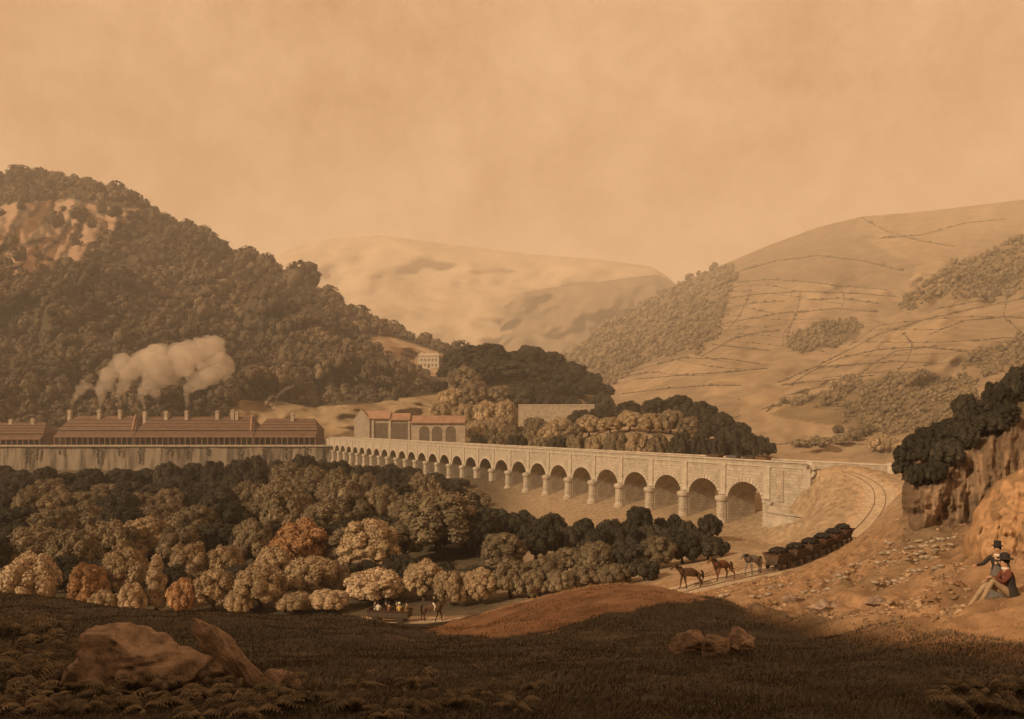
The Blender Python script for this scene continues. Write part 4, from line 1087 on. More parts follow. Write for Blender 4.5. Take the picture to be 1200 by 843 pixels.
mb = MB(); mb.box(x0, x1, -0.9, 0.6, TW + 6 - 0.5, TW + 6 + 0.25); mb.build('coping', M['stone'], t)
rs = random.Random(4)
for k in range(16):
    x = x0 * 0.42 + (x1 - x0 * 0.42) * (k + rs.uniform(.1, .9)) / 16; h = rs.uniform(3.0, 8.5); z1 = TW + 6 - .6 - rs.uniform(0, .8); V, Fc, b = [], [], 0
    cv, cf = ICO1; r2 = np.random.default_rng(k)
    for j in range(int(h * 3)):
        z = z1 - h * (j / (h * 3)) ** 1.1; w_ = .75 * (1 - (z1 - z) / h) + .15
        V.append(cv * r2.uniform(.25, .5) * np.array([1, .7, 1.2]) + np.array([x + r2.normal() * w_ * .6, -.95 + r2.normal() * .1, z])); Fc.append(cf + b); b += len(cv)
    link('ivy', np_mesh('ivy', np.concatenate(V), np.concatenate(Fc), M['umber']), t)
mb = MB().add([(tx(-330), TY + 0.2, TW), (tx(398), TY + 0.2, TW), (tx(440, 420), 420, TW), (tx(-330, 420), 420, TW)], [[0, 1, 2, 3]])
tag(mb.build('terrace', mat('terrace_ground', (0.22, 0.16, 0.10), (0.32, 0.24, 0.15), scale=0.1)), kind='structure')

def shed(name, px0, px1, Y, zb, ze, zr, dep, label, cat, wallm, roofm, parts=True, lean=True, cuts=()):
    """long low works building seen from its side: front lean-to with posts, eaves band, high roof"""
    xa, xb = tx(px0, Y), tx(px1, Y)
    t = empty(name, ((xa + xb) / 2, Y, zb)); tag(t, label, cat, 'works buildings')
    h = (xb - xa) / 2; ze -= zb; zr -= zb
    mb = MB(); mb.box(-h + .3, h - .3, 0.0, dep, -0.3, ze)
    mb.build('wall', M[wallm], t)
    mb = MB()
    vs = [(-h, -0.6, ze - 0.1), (h, -0.6, ze - 0.1), (h - 3.0, dep * .5, zr), (-h + 3.0, dep * .5, zr), (h, dep + .6, ze - .1), (-h, dep + .6, ze - .1)]
    mb.add(vs, [[0, 1, 2, 3], [3, 2, 4, 5], [1, 4, 2], [0, 3, 5], [0, 5, 4, 1]])
    rf = mb.build('roof', M[roofm], t)
    mb = MB(); mb.box(-h + 2.8, h - 2.8, dep * .5 - .25, dep * .5 + .25, zr - .05, zr + .22); mb.build('ridge', M['tile_light'], rf)
    for k in range(1, 4):
        z = ze - .1 + (zr - ze + .1) * k / 4; y = -0.6 + (dep * .5 + .6) * k / 4
        mb = MB(); mb.box(-h + 3 * k / 4, h - 3 * k / 4, y - .3, y + .1, z - .02, z + .16); mb.build('tile_course', M[roofm], rf)
    if lean:
        mb = MB(); e2 = ze * 0.62
        mb.add([(-h, -3.4, e2 - .5), (h, -3.4, e2 - .5), (h, -0.02, ze - .45), (-h, -0.02, ze - .45), (-h, -3.4, e2 - .75), (h, -3.4, e2 - .75), (h, -0.02, ze - .7), (-h, -0.02, ze - .7)],
               [[0, 1, 2, 3], [4, 7, 6, 5], [0, 4, 5, 1], [0, 3, 7, 4], [1, 5, 6, 2]])
        lt = mb.build('lean_to_roof', M[roofm], t)
        mb = MB(); mb.box(-h, h, -3.55, -3.3, e2 - .72, e2 - .42); mb.build('eaves_board', M['tile_light'], lt)
        np_ = int(2 * h / 2.6)
        for k in range(np_ + 1):
            x = -h + .2 + (2 * h - .4) * k / np_
            mb = MB(); mb.box(x - .22, x + .22, -3.3, -3.0, -0.3, e2 - .6); mb.build('post', M['brick'], t)
        mb = MB(); mb.box(-h + .4, h - .4, -0.06, -0.005, 0.1, e2 - .4); mb.build('opening', M['dark'], t)
    return t, h
def zat(py, Y): return CZ - (py - HY) / F * Y
WY = 358.0
wk = []
for (a, b, top, lab) in ((68, 160, 488, 'leftmost section of the long tiled brick works, two chimneys smoking'), (161, 299, 489, 'middle section of the long tiled brick works, below the smoke'),
                         (300, 372, 491, 'right end section of the long tiled brick works')):
    wk.append(shed('works_building', a, b, WY, TW, zat(504, WY), zat(top, WY), 14, lab, 'works', 'brick', 'tile'))
wk.append(shed('works_building', -40, 52, WY, TW, zat(508, WY), zat(496, WY), 12, 'short tiled brick works at the left edge on the terrace', 'works', 'brick', 'tile'))
for k in (0, 1):
    t, h = wk[k]
    mb = MB(); mb.box(h - .5, h + .35, -0.8, 7.2, 0, .2)
    for (z0, y0, z1, y1) in ((zat(504, WY) - TW, -0.8, zat(487, WY) - TW, 7.0),):
        mb = MB(); mb.add([(h - 2.2, y0, z0 + .2), (h - 1.4, y0, z0 + .2), (h - 3.6, y1, z1 + .5), (h - 4.4, y1, z1 + .5), (h - 2.2, y0, z0 - .5), (h - 1.4, y0, z0 - .5), (h - 3.6, y1, z1 - .5), (h - 4.4, y1, z1 - .5)],
                             [[0, 1, 2, 3], [4, 5, 1, 0], [5, 6, 2, 1], [7, 4, 0, 3], [6, 7, 3, 2]])
        mb.build('coping', M['tile_light'], t)
def chimney(px, top, sec, wide=1.5):
    t, h = wk[sec]; Y = WY + 6.0
    x = tx(px, Y) - t.location.x
    zt = zat(top, Y) - TW
    mb = MB(); mb.box(x - wide / 2, x + wide / 2, 5.2, 6.8, zt - 6.0, zt - 0.6); mb.box(x - wide / 2 - .2, x + wide / 2 + .2, 5.0, 7.0, zt - 0.6, zt - .15); mb.box(x - wide / 2 + .1, x + wide / 2 - .1, 5.4, 6.6, zt - .15, zt + .3)
    mb.build('chimney', M['stone_dark'], t)
for px, top, sec in ((82, 481, 0), (116.5, 481, 0), (141, 481, 0), (170, 483, 1), (195, 483, 1), (219, 482, 1), (255, 482, 1), (273, 481, 1), (278, 483, 1), (343, 485, 2), (13, 492, 3), (39, 491, 3)):
    chimney(px, top, sec)

# long barn at the far end of the viaduct, roof stepping down
BYD = 330.0
t = empty('barn', (tx(424, BYD), BYD, ZD - 2)); tag(t, 'long stone barn with stepped red roof at the viaduct end', 'barn')
z0 = ZD - 2
def bx_(px): return tx(px, BYD) - tx(424, BYD)
zz = lambda py: zat(py, BYD) - z0
mb = MB(); xa, xb = bx_(415), bx_(433)
ga = [(xa, 0, -1), (xb, 0, -1), (xb, 0, zz(491)), ((xa + xb) / 2 - .3, 0, zz(480)), (xa, 0, zz(491))]
mb.add(ga + [(p[0], 8, p[2]) for p in ga], [[0, 1, 2, 3, 4], [9, 8, 7, 6, 5], [0, 5, 6, 1], [1, 6, 7, 2], [4, 9, 5, 0], [2, 7, 8, 3], [3, 8, 9, 4]]); mb.build('gable', M['stone'], t)
secs = [(433, 457, 481.5, 490), (457, 480, 484, 491.5), (480, 545, 487, 495)]
for i, (a, b, top, ev) in enumerate(secs):
    xa, xb = bx_(a) + .01, bx_(b) - .01
    mb = MB(); mb.box(xa, xb, 0.6, 7.5, -1, zz(ev)); w_ = mb.build('wall', M['stone_dark'], t)
    mb = MB(); mb.add([(xa - (1.6 if i == 0 else 0), -.3, zz(ev) - .15), (xb, -.3, zz(ev) - .15), (xb, 4, zz(top)), (xa - (2.6 if i == 0 else 0), 4, zz(top)), (xb, 8.3, zz(ev) - .15), (xa, 8.3, zz(ev) - .15), (xa, -.3, zz(ev) - .5), (xb, -.3, zz(ev) - .5)],
                      [[0, 1, 2, 3], [3, 2, 4, 5], [0, 6, 7, 1], [1, 7, 4, 2]]); mb.build('roof', M['tile_light'], t)
for a, b in ((439, 454), (460, 478)):
    mb = MB(); mb.box(bx_(a), bx_(b), 0.5, 0.59, -0.5, zz(496)); mb.build('doorway', M['pane'], t)
for a in (437, 457, 479):
    mb = MB(); mb.box(bx_(a) - .4, bx_(a) + .4, 0.1, 0.58, -1, zz(491.5)); mb.build('post', M['stone'], t)
for a in (497, 512, 528):
    mb = MB(); mb.add([(bx_(a) + 2.2 * math.cos(math.pi * i / 10), 0.5, zz(505) + 2.0 * math.sin(math.pi * i / 10)) for i in range(11)] + [(bx_(a) - 2.2, .5, 0), (bx_(a) + 2.2, .5, 0)], [list(range(13))]); mb.build('arched_opening', M['pane'], t)
# field wall behind the clump
q0, q1 = HK.at(609, 473), HK.at(697, 474)
KY = 318.0
t = empty('field_wall', (tx(652, KY), KY, zat(497, KY))); tag(t, 'pale stone field wall between the knoll and the clump', 'wall')
mb = MB(); h = (tx(697, KY) - tx(608, KY)) / 2; mb.box(-h, h, 0, 0.8, -4, zat(475, KY) - zat(497, KY)); mb.build('masonry', M['stone_dark'], t)
mb = MB(); mb.box(-h - .1, h + .1, -.12, .92, zat(475, KY) - zat(497, KY), zat(474, KY) - zat(497, KY)); mb.build('coping', M['coping'], t)
# white house on the hill clearing
hp = HL.at(503, 431); hy = float(hp[1])
t = empty('house', (hp[0], hy - 4, float(hp[2]) - .5)); tag(t, 'small white house alone in the clearing on the hill', 'house')
s = hy / F
mb = MB(); mb.box(-12 * s, 12 * s, 0, 8, -2, 14 * s); mb.build('wall', M['white'], t)
mb = MB(); mb.add([(-12.8 * s, -.5, 14 * s), (12.8 * s, -.5, 14 * s), (10 * s, 4, 18 * s), (-10 * s, 4, 18 * s), (12.8 * s, 8.5, 14 * s), (-12.8 * s, 8.5, 14 * s)], [[0, 1, 2, 3], [3, 2, 4, 5], [1, 4, 2], [0, 3, 5], [0, 5, 4, 1]]); rf = mb.build('roof', M['stone_dark'], t)
for x in (-8, 8):
    mb = MB(); mb.box((x - 1.1) * s, (x + 1.1) * s, 3.4, 4.8, 15 * s, 20 * s); mb.build('chimney', M['stone_dark'], rf)
for r_ in (3.2, 9.2):
    for x in (-8.5, -4.2, 0, 4.2, 8.5):
        if r_ < 5 and x == 0: continue
        mb = MB(); mb.box((x - .9) * s, (x + .9) * s, -.08, -.004, (r_ - 1.2) * s, (r_ + 1.4) * s); mb.build('window', M['pane'], t)
mb = MB(); mb.box(-1 * s, 1 * s, -.08, -.004, 0, 4.4 * s); mb.build('door', M['wood_dark'], t)

# ------------------------------------------------------------------ smoke
msm = bpy.data.materials.new('smoke'); msm.use_nodes = True
nt_ = msm.node_tree; nt_.nodes.clear()
o_ = nt_.nodes.new('ShaderNodeOutputMaterial'); v_ = nt_.nodes.new('ShaderNodeVolumePrincipled')
v_.inputs['Color'].default_value = (0.86, 0.78, 0.70, 1); v_.inputs['Density'].default_value = 0.11
nt_.links.new(v_.outputs['Volume'], o_.inputs['Volume'])
def evaluated(o):
    bpy.context.view_layer.update()
    dg = bpy.context.evaluated_depsgraph_get()
    me = bpy.data.meshes.new_from_object(o.evaluated_get(dg))
    bpy.data.objects.remove(o)
    return me
def plume(px_path, label, seed):
    rs = np.random.default_rng(seed); V, Fc, b = [], [], 0; cv, cf = ICO2
    YS = WY + 6
    pts = []
    for (x0, y0, r0), (x1, y1, r1) in zip(px_path[:-1], px_path[1:]):
        n = max(2, int(math.hypot(x1 - x0, y1 - y0) / 3))
        for i in range(n): t = i / n; pts.append((x0 + (x1 - x0) * t, y0 + (y1 - y0) * t, r0 + (r1 - r0) * t))
    pts.append(px_path[-1])
    for i, (x, y, r) in enumerate(pts):
        for k in range(1 + int(r > 4) * 2):
            jr = (r * (0.55 + 0.45 * rs.random()) if k else r) * (1.08 if r > 3 else 1.05)
            off = rs.normal(size=3) * r * (0.45 if k or r > 4 else 0.15)
            p = P(x + off[0], y + off[1], YS); p[1] += off[2] * YS / F
            s = jr * YS / F
            V.append(p + cv * s * (1 + 0.10 * rs.normal(size=(len(cv), 1)))); Fc.append(cf + b); b += len(cv)
    o = link('tmp', np_mesh('tmp', np.concatenate(V), np.concatenate(Fc)))
    md = o.modifiers.new('r', 'REMESH'); md.mode = 'VOXEL'; md.voxel_size = 0.45
    me = evaluated(o); me.name = 'smoke_plume'; me.materials.clear(); me.materials.append(msm)
    base = P(px_path[0][0], px_path[0][1], YS)
    me.transform(Matrix.Translation([-float(v) for v in base]))
    s = link('smoke_plume', me, None, base)
    tag(s, label, 'smoke', 'smoke from the works')
plume([(82, 482, 1.2), (84, 474, 2.2), (90, 463, 3.6), (97, 455, 4.4), (106, 453, 3.6), (112, 457, 2.5)], 'small smoke curl from the leftmost works chimney', 1)
plume([(116.5, 481, 1.2), (117, 472, 2.8), (121, 460, 5), (126, 448, 6.5), (135, 436, 8), (150, 424, 9)], 'reddish based smoke plume from the second works chimney', 2)
plume([(141, 481, 1.2), (141, 474, 2.0), (138, 464, 3.0), (143, 452, 5), (152, 440, 8), (166, 426, 10), (190, 418, 11)], 'smoke plume from the third works chimney', 3)
plume([(170, 483, 1.2), (169, 474, 2.2), (165, 462, 3.4), (172, 450, 7), (188, 440, 10), (208, 428, 12), (222, 414, 11), (246, 408, 11)], 'tall wide smoke plume from the chimney right of the first roof coping', 4)
plume([(219, 482, 1.2), (219, 474, 2.4), (218, 464, 3.4), (222, 452, 5.5), (234, 444, 9), (248, 434, 10), (262, 426, 9)], 'thick smoke plume rising farthest right of the cloud', 5)
plume([(321, 486, 1.0), (321, 478, 1.4), (323, 470, 1.8), (327, 462, 2.2), (335, 456, 2.4), (344, 452, 1.8)], 'thin lone wisp of smoke near the pale field', 6)

# ------------------------------------------------------------------ cliff and bluff on the right
def rnd_edge(px, edge, width, depth):
    e = np.clip((edge + width - px) / width, 0, 1); return depth * (1 - np.sqrt(np.maximum(0, 1 - e * e)))
pxs = list(np.arange(1053, 1090, 2.0)) + list(range(1090, 1420, 15))
def fiss(px, py):
    a = fbm(px * 0.045, py * 0.012, 51, 4); b = fbm(px * 0.13, py * 0.05, 52, 4)
    return -0.045 * np.minimum(np.abs(a), .3) * 2 + 0.014 * b + 0.004 * fbm(px * 0.4, py * 0.3, 53, 3)
def cov_cliff(px, py, X, Y):
    c = np.broadcast_to(L3(0.155, 0.105, 0.068), px.shape + (3,)).copy()
    rock_top = interp([(1050, 532), (1100, 528), (1140, 520), (1180, 500), (1400, 470)], px)
    g = py < rock_top + 14 * fbm(px * 0.08, py * 0.08, 55, 3)
    c[g] = L3(0.13, 0.098, 0.055)
    k = (fbm(px * 0.09, py * 0.018, 51, 4) > 0.1) & ~g
    c[k] = L3(0.25, 0.17, 0.11)
    return c
CL = Hill('cliff', 1053, 1400, 190, 90, [(1050, 545), (1057, 536), (1064, 522), (1090, 510), (1130, 488), (1160, 468), (1200, 450), (1400, 390)],
          [(p, 64 + float(rnd_edge(p, 1053, 30, 9))) for p in pxs], [(1050, 622), (1400, 622)], [(p, 50.5 + float(rnd_edge(p, 1053, 26, 13))) for p in pxs], M['cliff'], cov_cliff, 61, 0.02, 0.05, 2.4, extra=fiss, back=(1.03, 1.2, 1.5), warp=lambda px, py: sstep(1100, 1053, px) * (14 * fbm(py * .035, py * 0 + 3.3, 57, 4) + 4 + .10 * (590 - py) * (py < 590)))
def fiss2(px, py):
    st = py / 19 + .9 * fbm(px * .03, py * .02, 174, 3)          # rough beds of rock stepping back
    return 0.03 * fbm(px * 0.035, py * 0.03, 171, 3) + .020 * (np.abs((st % 1) - .5) - .25) - 0.022 * np.minimum(np.abs(fbm(px * 0.05, py * 0.016, 173, 3)), .25) * 4 + .012 * fbm(px * .2, py * .16, 175, 3)
pxs2 = list(np.arange(1120, 1170, 2.0)) + list(range(1170, 1420, 15))
BL = Hill('bluff', 1121, 1400, 150, 80, [(1118, 690), (1124, 672), (1130, 645), (1138, 614), (1150, 584), (1168, 564), (1200, 548), (1400, 500)],
          [(p, 33 + float(rnd_edge(p, 1120, 34, 7))) for p in pxs2], [(1118, 712), (1400, 712)], [(p, 22.6 + float(rnd_edge(p, 1120, 40, 6.5))) for p in pxs2], M['cliff'],
          lambda px, py, X, Y: np.where((fbm(px * 0.06, py * 0.05, 74, 4) > 0.18)[..., None], L3(0.26, 0.165, 0.09), L3(0.43, 0.265, 0.145)), 63, 0.03, 0.05, 1.5, extra=fiss2, back=(1.04, 1.2, 1.5), warp=lambda px, py: sstep(1180, 1121, px) * 16 * fbm(py * .05, py * 0 + 1.3, 58, 4))
# dark bushes along the cliff top
bl = [(1058, 560, 534, 20), (1062, 545, 518, 24), (1072, 535, 505, 26), (1085, 545, 512, 28), (1088, 520, 498, 24), (1101, 528, 493, 28), (1116, 520, 487, 28), (1112, 548, 512, 30), (1132, 500, 460, 26), (1128, 530, 492, 32), (1145, 512, 478, 28),
      (1152, 494, 466, 24), (1168, 486, 446, 26), (1162, 510, 482, 28), (1184, 474, 440, 24), (1194, 466, 428, 26), (1210, 456, 422, 28), (1096, 568, 536, 24), (1074, 572, 540, 22), (1180, 500, 470, 24)]
bl.sort()
for i, (px, base, top, wpx) in enumerate(bl):
    q = CL.at(px, base); Y = float(q[1])
    ordn = 'leftmost' if i == 0 else 'rightmost' if i == len(bl) - 1 else ORD[i] + ' from the left'
    tree(float(q[0]), Y, (base - top) / F * Y, wpx * 1.15 / F * Y, random.Random(i).choice(['bush', 'round', 'bush']), 'umber', f'dark bush on the cliff top, {ordn}', 'bushes on the cliff top', 'bush', float(q[2]) - 0.1, 0.12, 'bush')

# ------------------------------------------------------------------ rocks
def rock_mesh(name, seed, dims, planes=9, sub=ICO5, rough=0.07, m='rock', prof=None):
    """stone broken along flat planes, shaped to its outline, with worn edges and cracks"""
    rs = np.random.default_rng(seed); v, f = sub; v = v.copy()
    for k in range(planes + 10):
        n = rs.normal(size=3) * np.array([1, 1, .8]); n /= np.linalg.norm(n); d = rs.uniform(0.60, 0.84)
        h = v @ n - d; v -= np.where(h > 0, h, 0)[:, None] * n
    v /= np.abs(v).max(0)
    if prof is not None:      # outline of the stone as seen from the front
        an = np.arctan2(v[:, 2], v[:, 0])
        pa = np.array([math.atan2(z, x) for x, z in prof]); pr = np.array([math.hypot(x, z) for x, z in prof]); o_ = np.argsort(pa); pa, pr = pa[o_], pr[o_]
        k_ = np.interp(an, np.concatenate([[pa[-1] - 2 * math.pi], pa, [pa[0] + 2 * math.pi]]), np.concatenate([[pr[-1]], pr, [pr[0]]]))
        v = v * np.column_stack([k_, np.ones(len(v)), k_])
    nv = np.array([(mnoise.fractal(Vector(p * 2.2 + seed), .7, 2.1, 6) + .9 * mnoise.ridged_multi_fractal(Vector((p[0] * 1.5 + seed, p[1] * 1.5, p[2] * 2.6 + p[0])), .8, 2.0, 5, 1.0, 2.0) - 1.2) for p in v])
    g = np.array([abs(mnoise.noise(Vector((p[0] * 1.2 + p[2] * .8 + seed, p[1] * 1.2, p[2] * 1.9)))) for p in v])
    v = v * (1 + rough * nv - .16 * np.clip(.06 - g, 0, .06) / .06)[:, None] * np.array(dims) / 2
    return np_mesh(name, v, f, M[m])
def put_rock(name, px, py, wpx, hpx, dpt, label, seed, tilt=0.0, yaw=0.0, group=None, planes=9, cat='rock', m='rock', sink=0.12, prof=None):
    q = hit(px, py, 6.0)
    k = q[1] / F
    dims = (wpx * k * 1.08, dpt * wpx * k, hpx * k * 1.25)
    o = link(name, rock_mesh(name, seed, dims, planes, m=m, prof=prof))
    o.location = (q[0], q[1], q[2] + hpx * k * (0.5 - sink)); o.rotation_euler = (0, tilt, yaw)
    return tag(o, label, cat, group)
put_rock('boulder', 158, 797, 142, 60, 0.75, 'largest brown boulder lying among the ferns', 3, 0.0, 0.0, planes=12, prof=[(-1.15, -.25), (-1.0, -.55), (-.2, -1), (.5, -1), (.95, -.5), (1.15, .1), (.85, .35), (.45, .62), (.15, .78), (-.1, 1.12), (-.5, 1.0), (-.75, .35)])
put_rock('rock', 230, 798, 52, 25, 0.7, 'squarish flat block beside the largest boulder', 8, -0.05, 0.0, planes=6, prof=[(-1.05, -.9), (1.05, -.95), (1.1, .6), (.7, 1.0), (-.7, .95), (-1.1, .2)])
put_rock('rock', 264, 800, 26, 72, 0.6, 'long leaning slab propped right of the largest boulder', 12, -0.62, 0.0, planes=6, sink=0.02, prof=[(-1, -1), (.9, -1.0), (1.0, .7), (.4, 1.05), (-.9, .95)])
put_rock('rock', 292, 804, 20, 40, 0.7, 'shorter leaning slab below the long slab', 15, -0.62, 0.0, planes=6, prof=[(-1, -1), (1, -1), (.8, .8), (-.5, 1.05), (-1, .6)])
put_rock('rock', 322, 809, 32, 24, 0.8, 'small squat stone right of the leaning slabs', 19, 0.1, 0.3, planes=12)
put_rock('rock', 345, 809, 18, 24, 0.7, 'smallest curved stone at the right end of the rock group', 23, -0.3, 0.3, planes=12)
put_rock('rock', 806, 766, 44, 26, 0.6, 'left slab of the three rocks on the heath', 27, -0.55, 0.1, planes=12)
put_rock('rock', 836, 770, 38, 30, 0.7, 'middle rock of the three on the heath', 31, -0.45, 0.2, planes=12)
put_rock('rock', 866, 766, 36, 34, 0.8, 'right upright rock of the three on the heath', 35, -0.15, 0.0, planes=12)
STONES = [rock_mesh('stone', 700 + k, (1, 0.8, 0.62), 7, ICO2, 0.06, 'pale_stone') for k in range(6)]
rs = random.Random(9)
for (x0, y0, x1, y1, n) in [(1028, 638, 1046, 637, 3), (1035, 650, 1068, 644, 6), (1073, 637, 1118, 632, 8), (1066, 652, 1112, 645, 8), (1078, 643, 1116, 639, 5), (1028, 661, 1102, 655, 11), (1064, 671, 1102, 665, 6), (1026, 684, 1064, 681, 6),
                            (994, 666, 1010, 661, 4), (984, 676, 992, 672, 2), (962, 684, 990, 680, 5), (940, 696, 972, 692, 6), (905, 690, 925, 686, 3), (880, 700, 900, 698, 3), (840, 703, 852, 700, 3)]:
    for i in range(n):
        t = (i + rs.uniform(-.25, .25)) / max(1, n - 1)
        q = hit(x0 + (x1 - x0) * t, y0 + (y1 - y0) * t + rs.uniform(-1.5, 1.5), 10)
        s = rs.uniform(5, 11) / F * q[1]
        o = link('stone', rs.choice(STONES), None, (q[0], q[1], q[2] + s * 0.14), rs.random() * 6, (s, s, s * rs.uniform(.7, 1)))
        tag(o, 'pale loose stone lying in rows on the dry slope below the cliff', 'stone', 'loose stones on the slope')
# rocks breaking through the dry slope
for k, (px, py, wpx, hpx, lab) in enumerate([(966, 716, 40, 15, 'dark jagged rock lowest on the dry slope'), (930, 705, 30, 11, 'small jagged rock on the dry slope above the three heath rocks'), (1030, 708, 34, 10, 'low jagged rock in the middle of the dry slope')]):
    put_rock('rock', px, py, wpx, hpx, 0.5, lab, 80 + k, 0.1, 0.3, None, 7, 'rock', 'rock', 0.25, prof=[(-1.1, -.3), (-.6, -1), (.7, -1), (1.15, .1), (.6, .9), (.3, .45), (.0, 1.1), (-.6, .5)])

# ------------------------------------------------------------------ figures
def skin_mesh(name, J, edges, root, mats, mat_of, sub=2):
    """grow one continuous body over a skeleton; faces take the material of the nearest bone"""
    names = list(J); ix = {n: i for i, n in enumerate(names)}
    me = bpy.data.meshes.new(name)
    me.from_pydata([J[n][0] for n in names], [(ix[a], ix[b]) for a, b in edges], [])
    bm = bmesh.new(); bm.from_mesh(me); lay_ = bm.verts.layers.skin.verify()
    bm.verts.ensure_lookup_table()
    for n in names:
        r = J[n][1]; d = bm.verts[ix[n]][lay_]
        d.radius = r if hasattr(r, '__len__') else (r, r); d.use_root = (n == root)
    bm.to_mesh(me); bm.free()
    o = link('tmp', me)
    o.modifiers.new('s', 'SKIN'); sb = o.modifiers.new('u', 'SUBSURF'); sb.levels = sub; sb.render_levels = sub
    out = evaluated(o); out.name = name
    out.materials.clear()
    for m in mats: out.materials.append(M[m])
    A = np.array([J[a][0] for a, b in edges]); B = np.array([J[b][0] for a, b in edges]); D = B - A; LL = (D * D).sum(1)
    RA = np.array([(J[a][1] if not hasattr(J[a][1], '__len__') else J[a][1][0]) for a, b in edges])
    mi = []
    for p in out.polygons:
        c = np.array(p.center[:]); tt = np.clip(((c - A) * D).sum(1) / np.maximum(LL, 1e-9), 0, 1)
        dist = np.linalg.norm(A + D * tt[:, None] - c, axis=1) - RA * 0.8
        mi.append(mat_of(edges[int(np.argmin(dist))]))
    out.polygons.foreach_set('material_index', np.array(mi, np.int32)); out.polygons.foreach_set('use_smooth', np.ones(len(mi), bool))
    return out

def horse(name, loc, yaw, m, label, group, phase=0, scale=1.0, head_low=0.0, rider=None):
    hl = head_low; ph = 0.16 if phase else -0.12
    J = {'rump': ((-.74, 0, 1.22), (.22, .24)), 'loin': ((-.3, 0, 1.24), (.24, .29)), 'barrel': ((.05, 0, 1.15), (.26, .33)), 'chest': ((.42, 0, 1.2), (.20, .26)), 'nb': ((.66, 0, 1.38 - hl * .2), .17), 'nm': ((.90, 0, 1.62 - hl * .6), (.10, .14)),
         'poll': ((1.08, 0, 1.84 - hl), (.075, .10)), 'face': ((1.26, 0, 1.70 - hl), (.06, .085)), 'nose': ((1.42, 0, 1.53 - hl), .055)}
    E = [('rump', 'loin'), ('loin', 'barrel'), ('barrel', 'chest'), ('chest', 'nb'), ('nb', 'nm'), ('nm', 'poll'), ('poll', 'face'), ('face', 'nose')]
    for s, d in (('l', ph), ('r', -ph)):
        y = .16 if s == 'l' else -.16
        J.update({'fs' + s: ((.44, y, .98), .10), 'fk' + s: ((.46 + d * .8, y, .50), .055), 'ff' + s: ((.45 + d * 1.3 - abs(d) * .2, y, .15), .038), 'fh' + s: ((.50 + d * 1.35, y, .035), .055),
                  'hs' + s: ((-.72, y, 1.02), .145), 'ht' + s: ((-.62 - d * .3, y, .80), .10), 'hk' + s: ((-.88 - d, y, .52), .058), 'hf' + s: ((-.86 - d * 1.3, y, .15), .042), 'hh' + s: ((-.80 - d * 1.3, y, .035), .056)})
        E += [('chest', 'fs' + s), ('fs' + s, 'fk' + s), ('fk' + s, 'ff' + s), ('ff' + s, 'fh' + s), ('rump', 'hs' + s), ('hs' + s, 'ht' + s), ('ht' + s, 'hk' + s), ('hk' + s, 'hf' + s), ('hf' + s, 'hh' + s)]
    me = skin_mesh('body', J, E, 'barrel', [m, 'mane'], lambda e: 1 if e[1][:2] in ('fh', 'hh') else 0)
    t = empty(name, loc, yaw, (scale * 1.2, scale * 1.4, scale * 1.14)); tag(t, label, 'horse', group)
    link('body', me, t)
    mb = MB()
    for k in range(9):
        a = k / 8; x = .62 + .46 * a; z = 1.52 + .38 * a - hl * a
        mb.tube([(x - .05, 0, z), (x - .12, .07 * (-1) ** k, z - .10), (x - .16, .11 * (-1) ** k, z - .24)], [.05, .045, .015], 5)
    mb.build('mane', M['mane'], t, smooth=True)
    mb = MB(); mb.tube([(-.86, 0, 1.30), (-.97, 0, 1.16), (-1.0, .02, .85), (-.98, .03, .55)], [.06, .085, .08, .02], 7); mb.build('tail', M['mane'], t, smooth=True)
    for s in (-1, 1):
        mb = MB(); mb.tube([(1.05, .06 * s, 1.90 - hl), (1.07, .075 * s, 2.04 - hl)], [.035, .006], 6); mb.build('ear', M[m], t)
    mb = MB(); mb.tube([(.60 + .0 * k, .24 * math.cos(a), 1.32 + .3 * math.sin(a)) for k, a in enumerate(np.linspace(0, 2 * math.pi, 13))], .045, 6, cap=False); mb.build('collar', M['leather'], t)
    return t

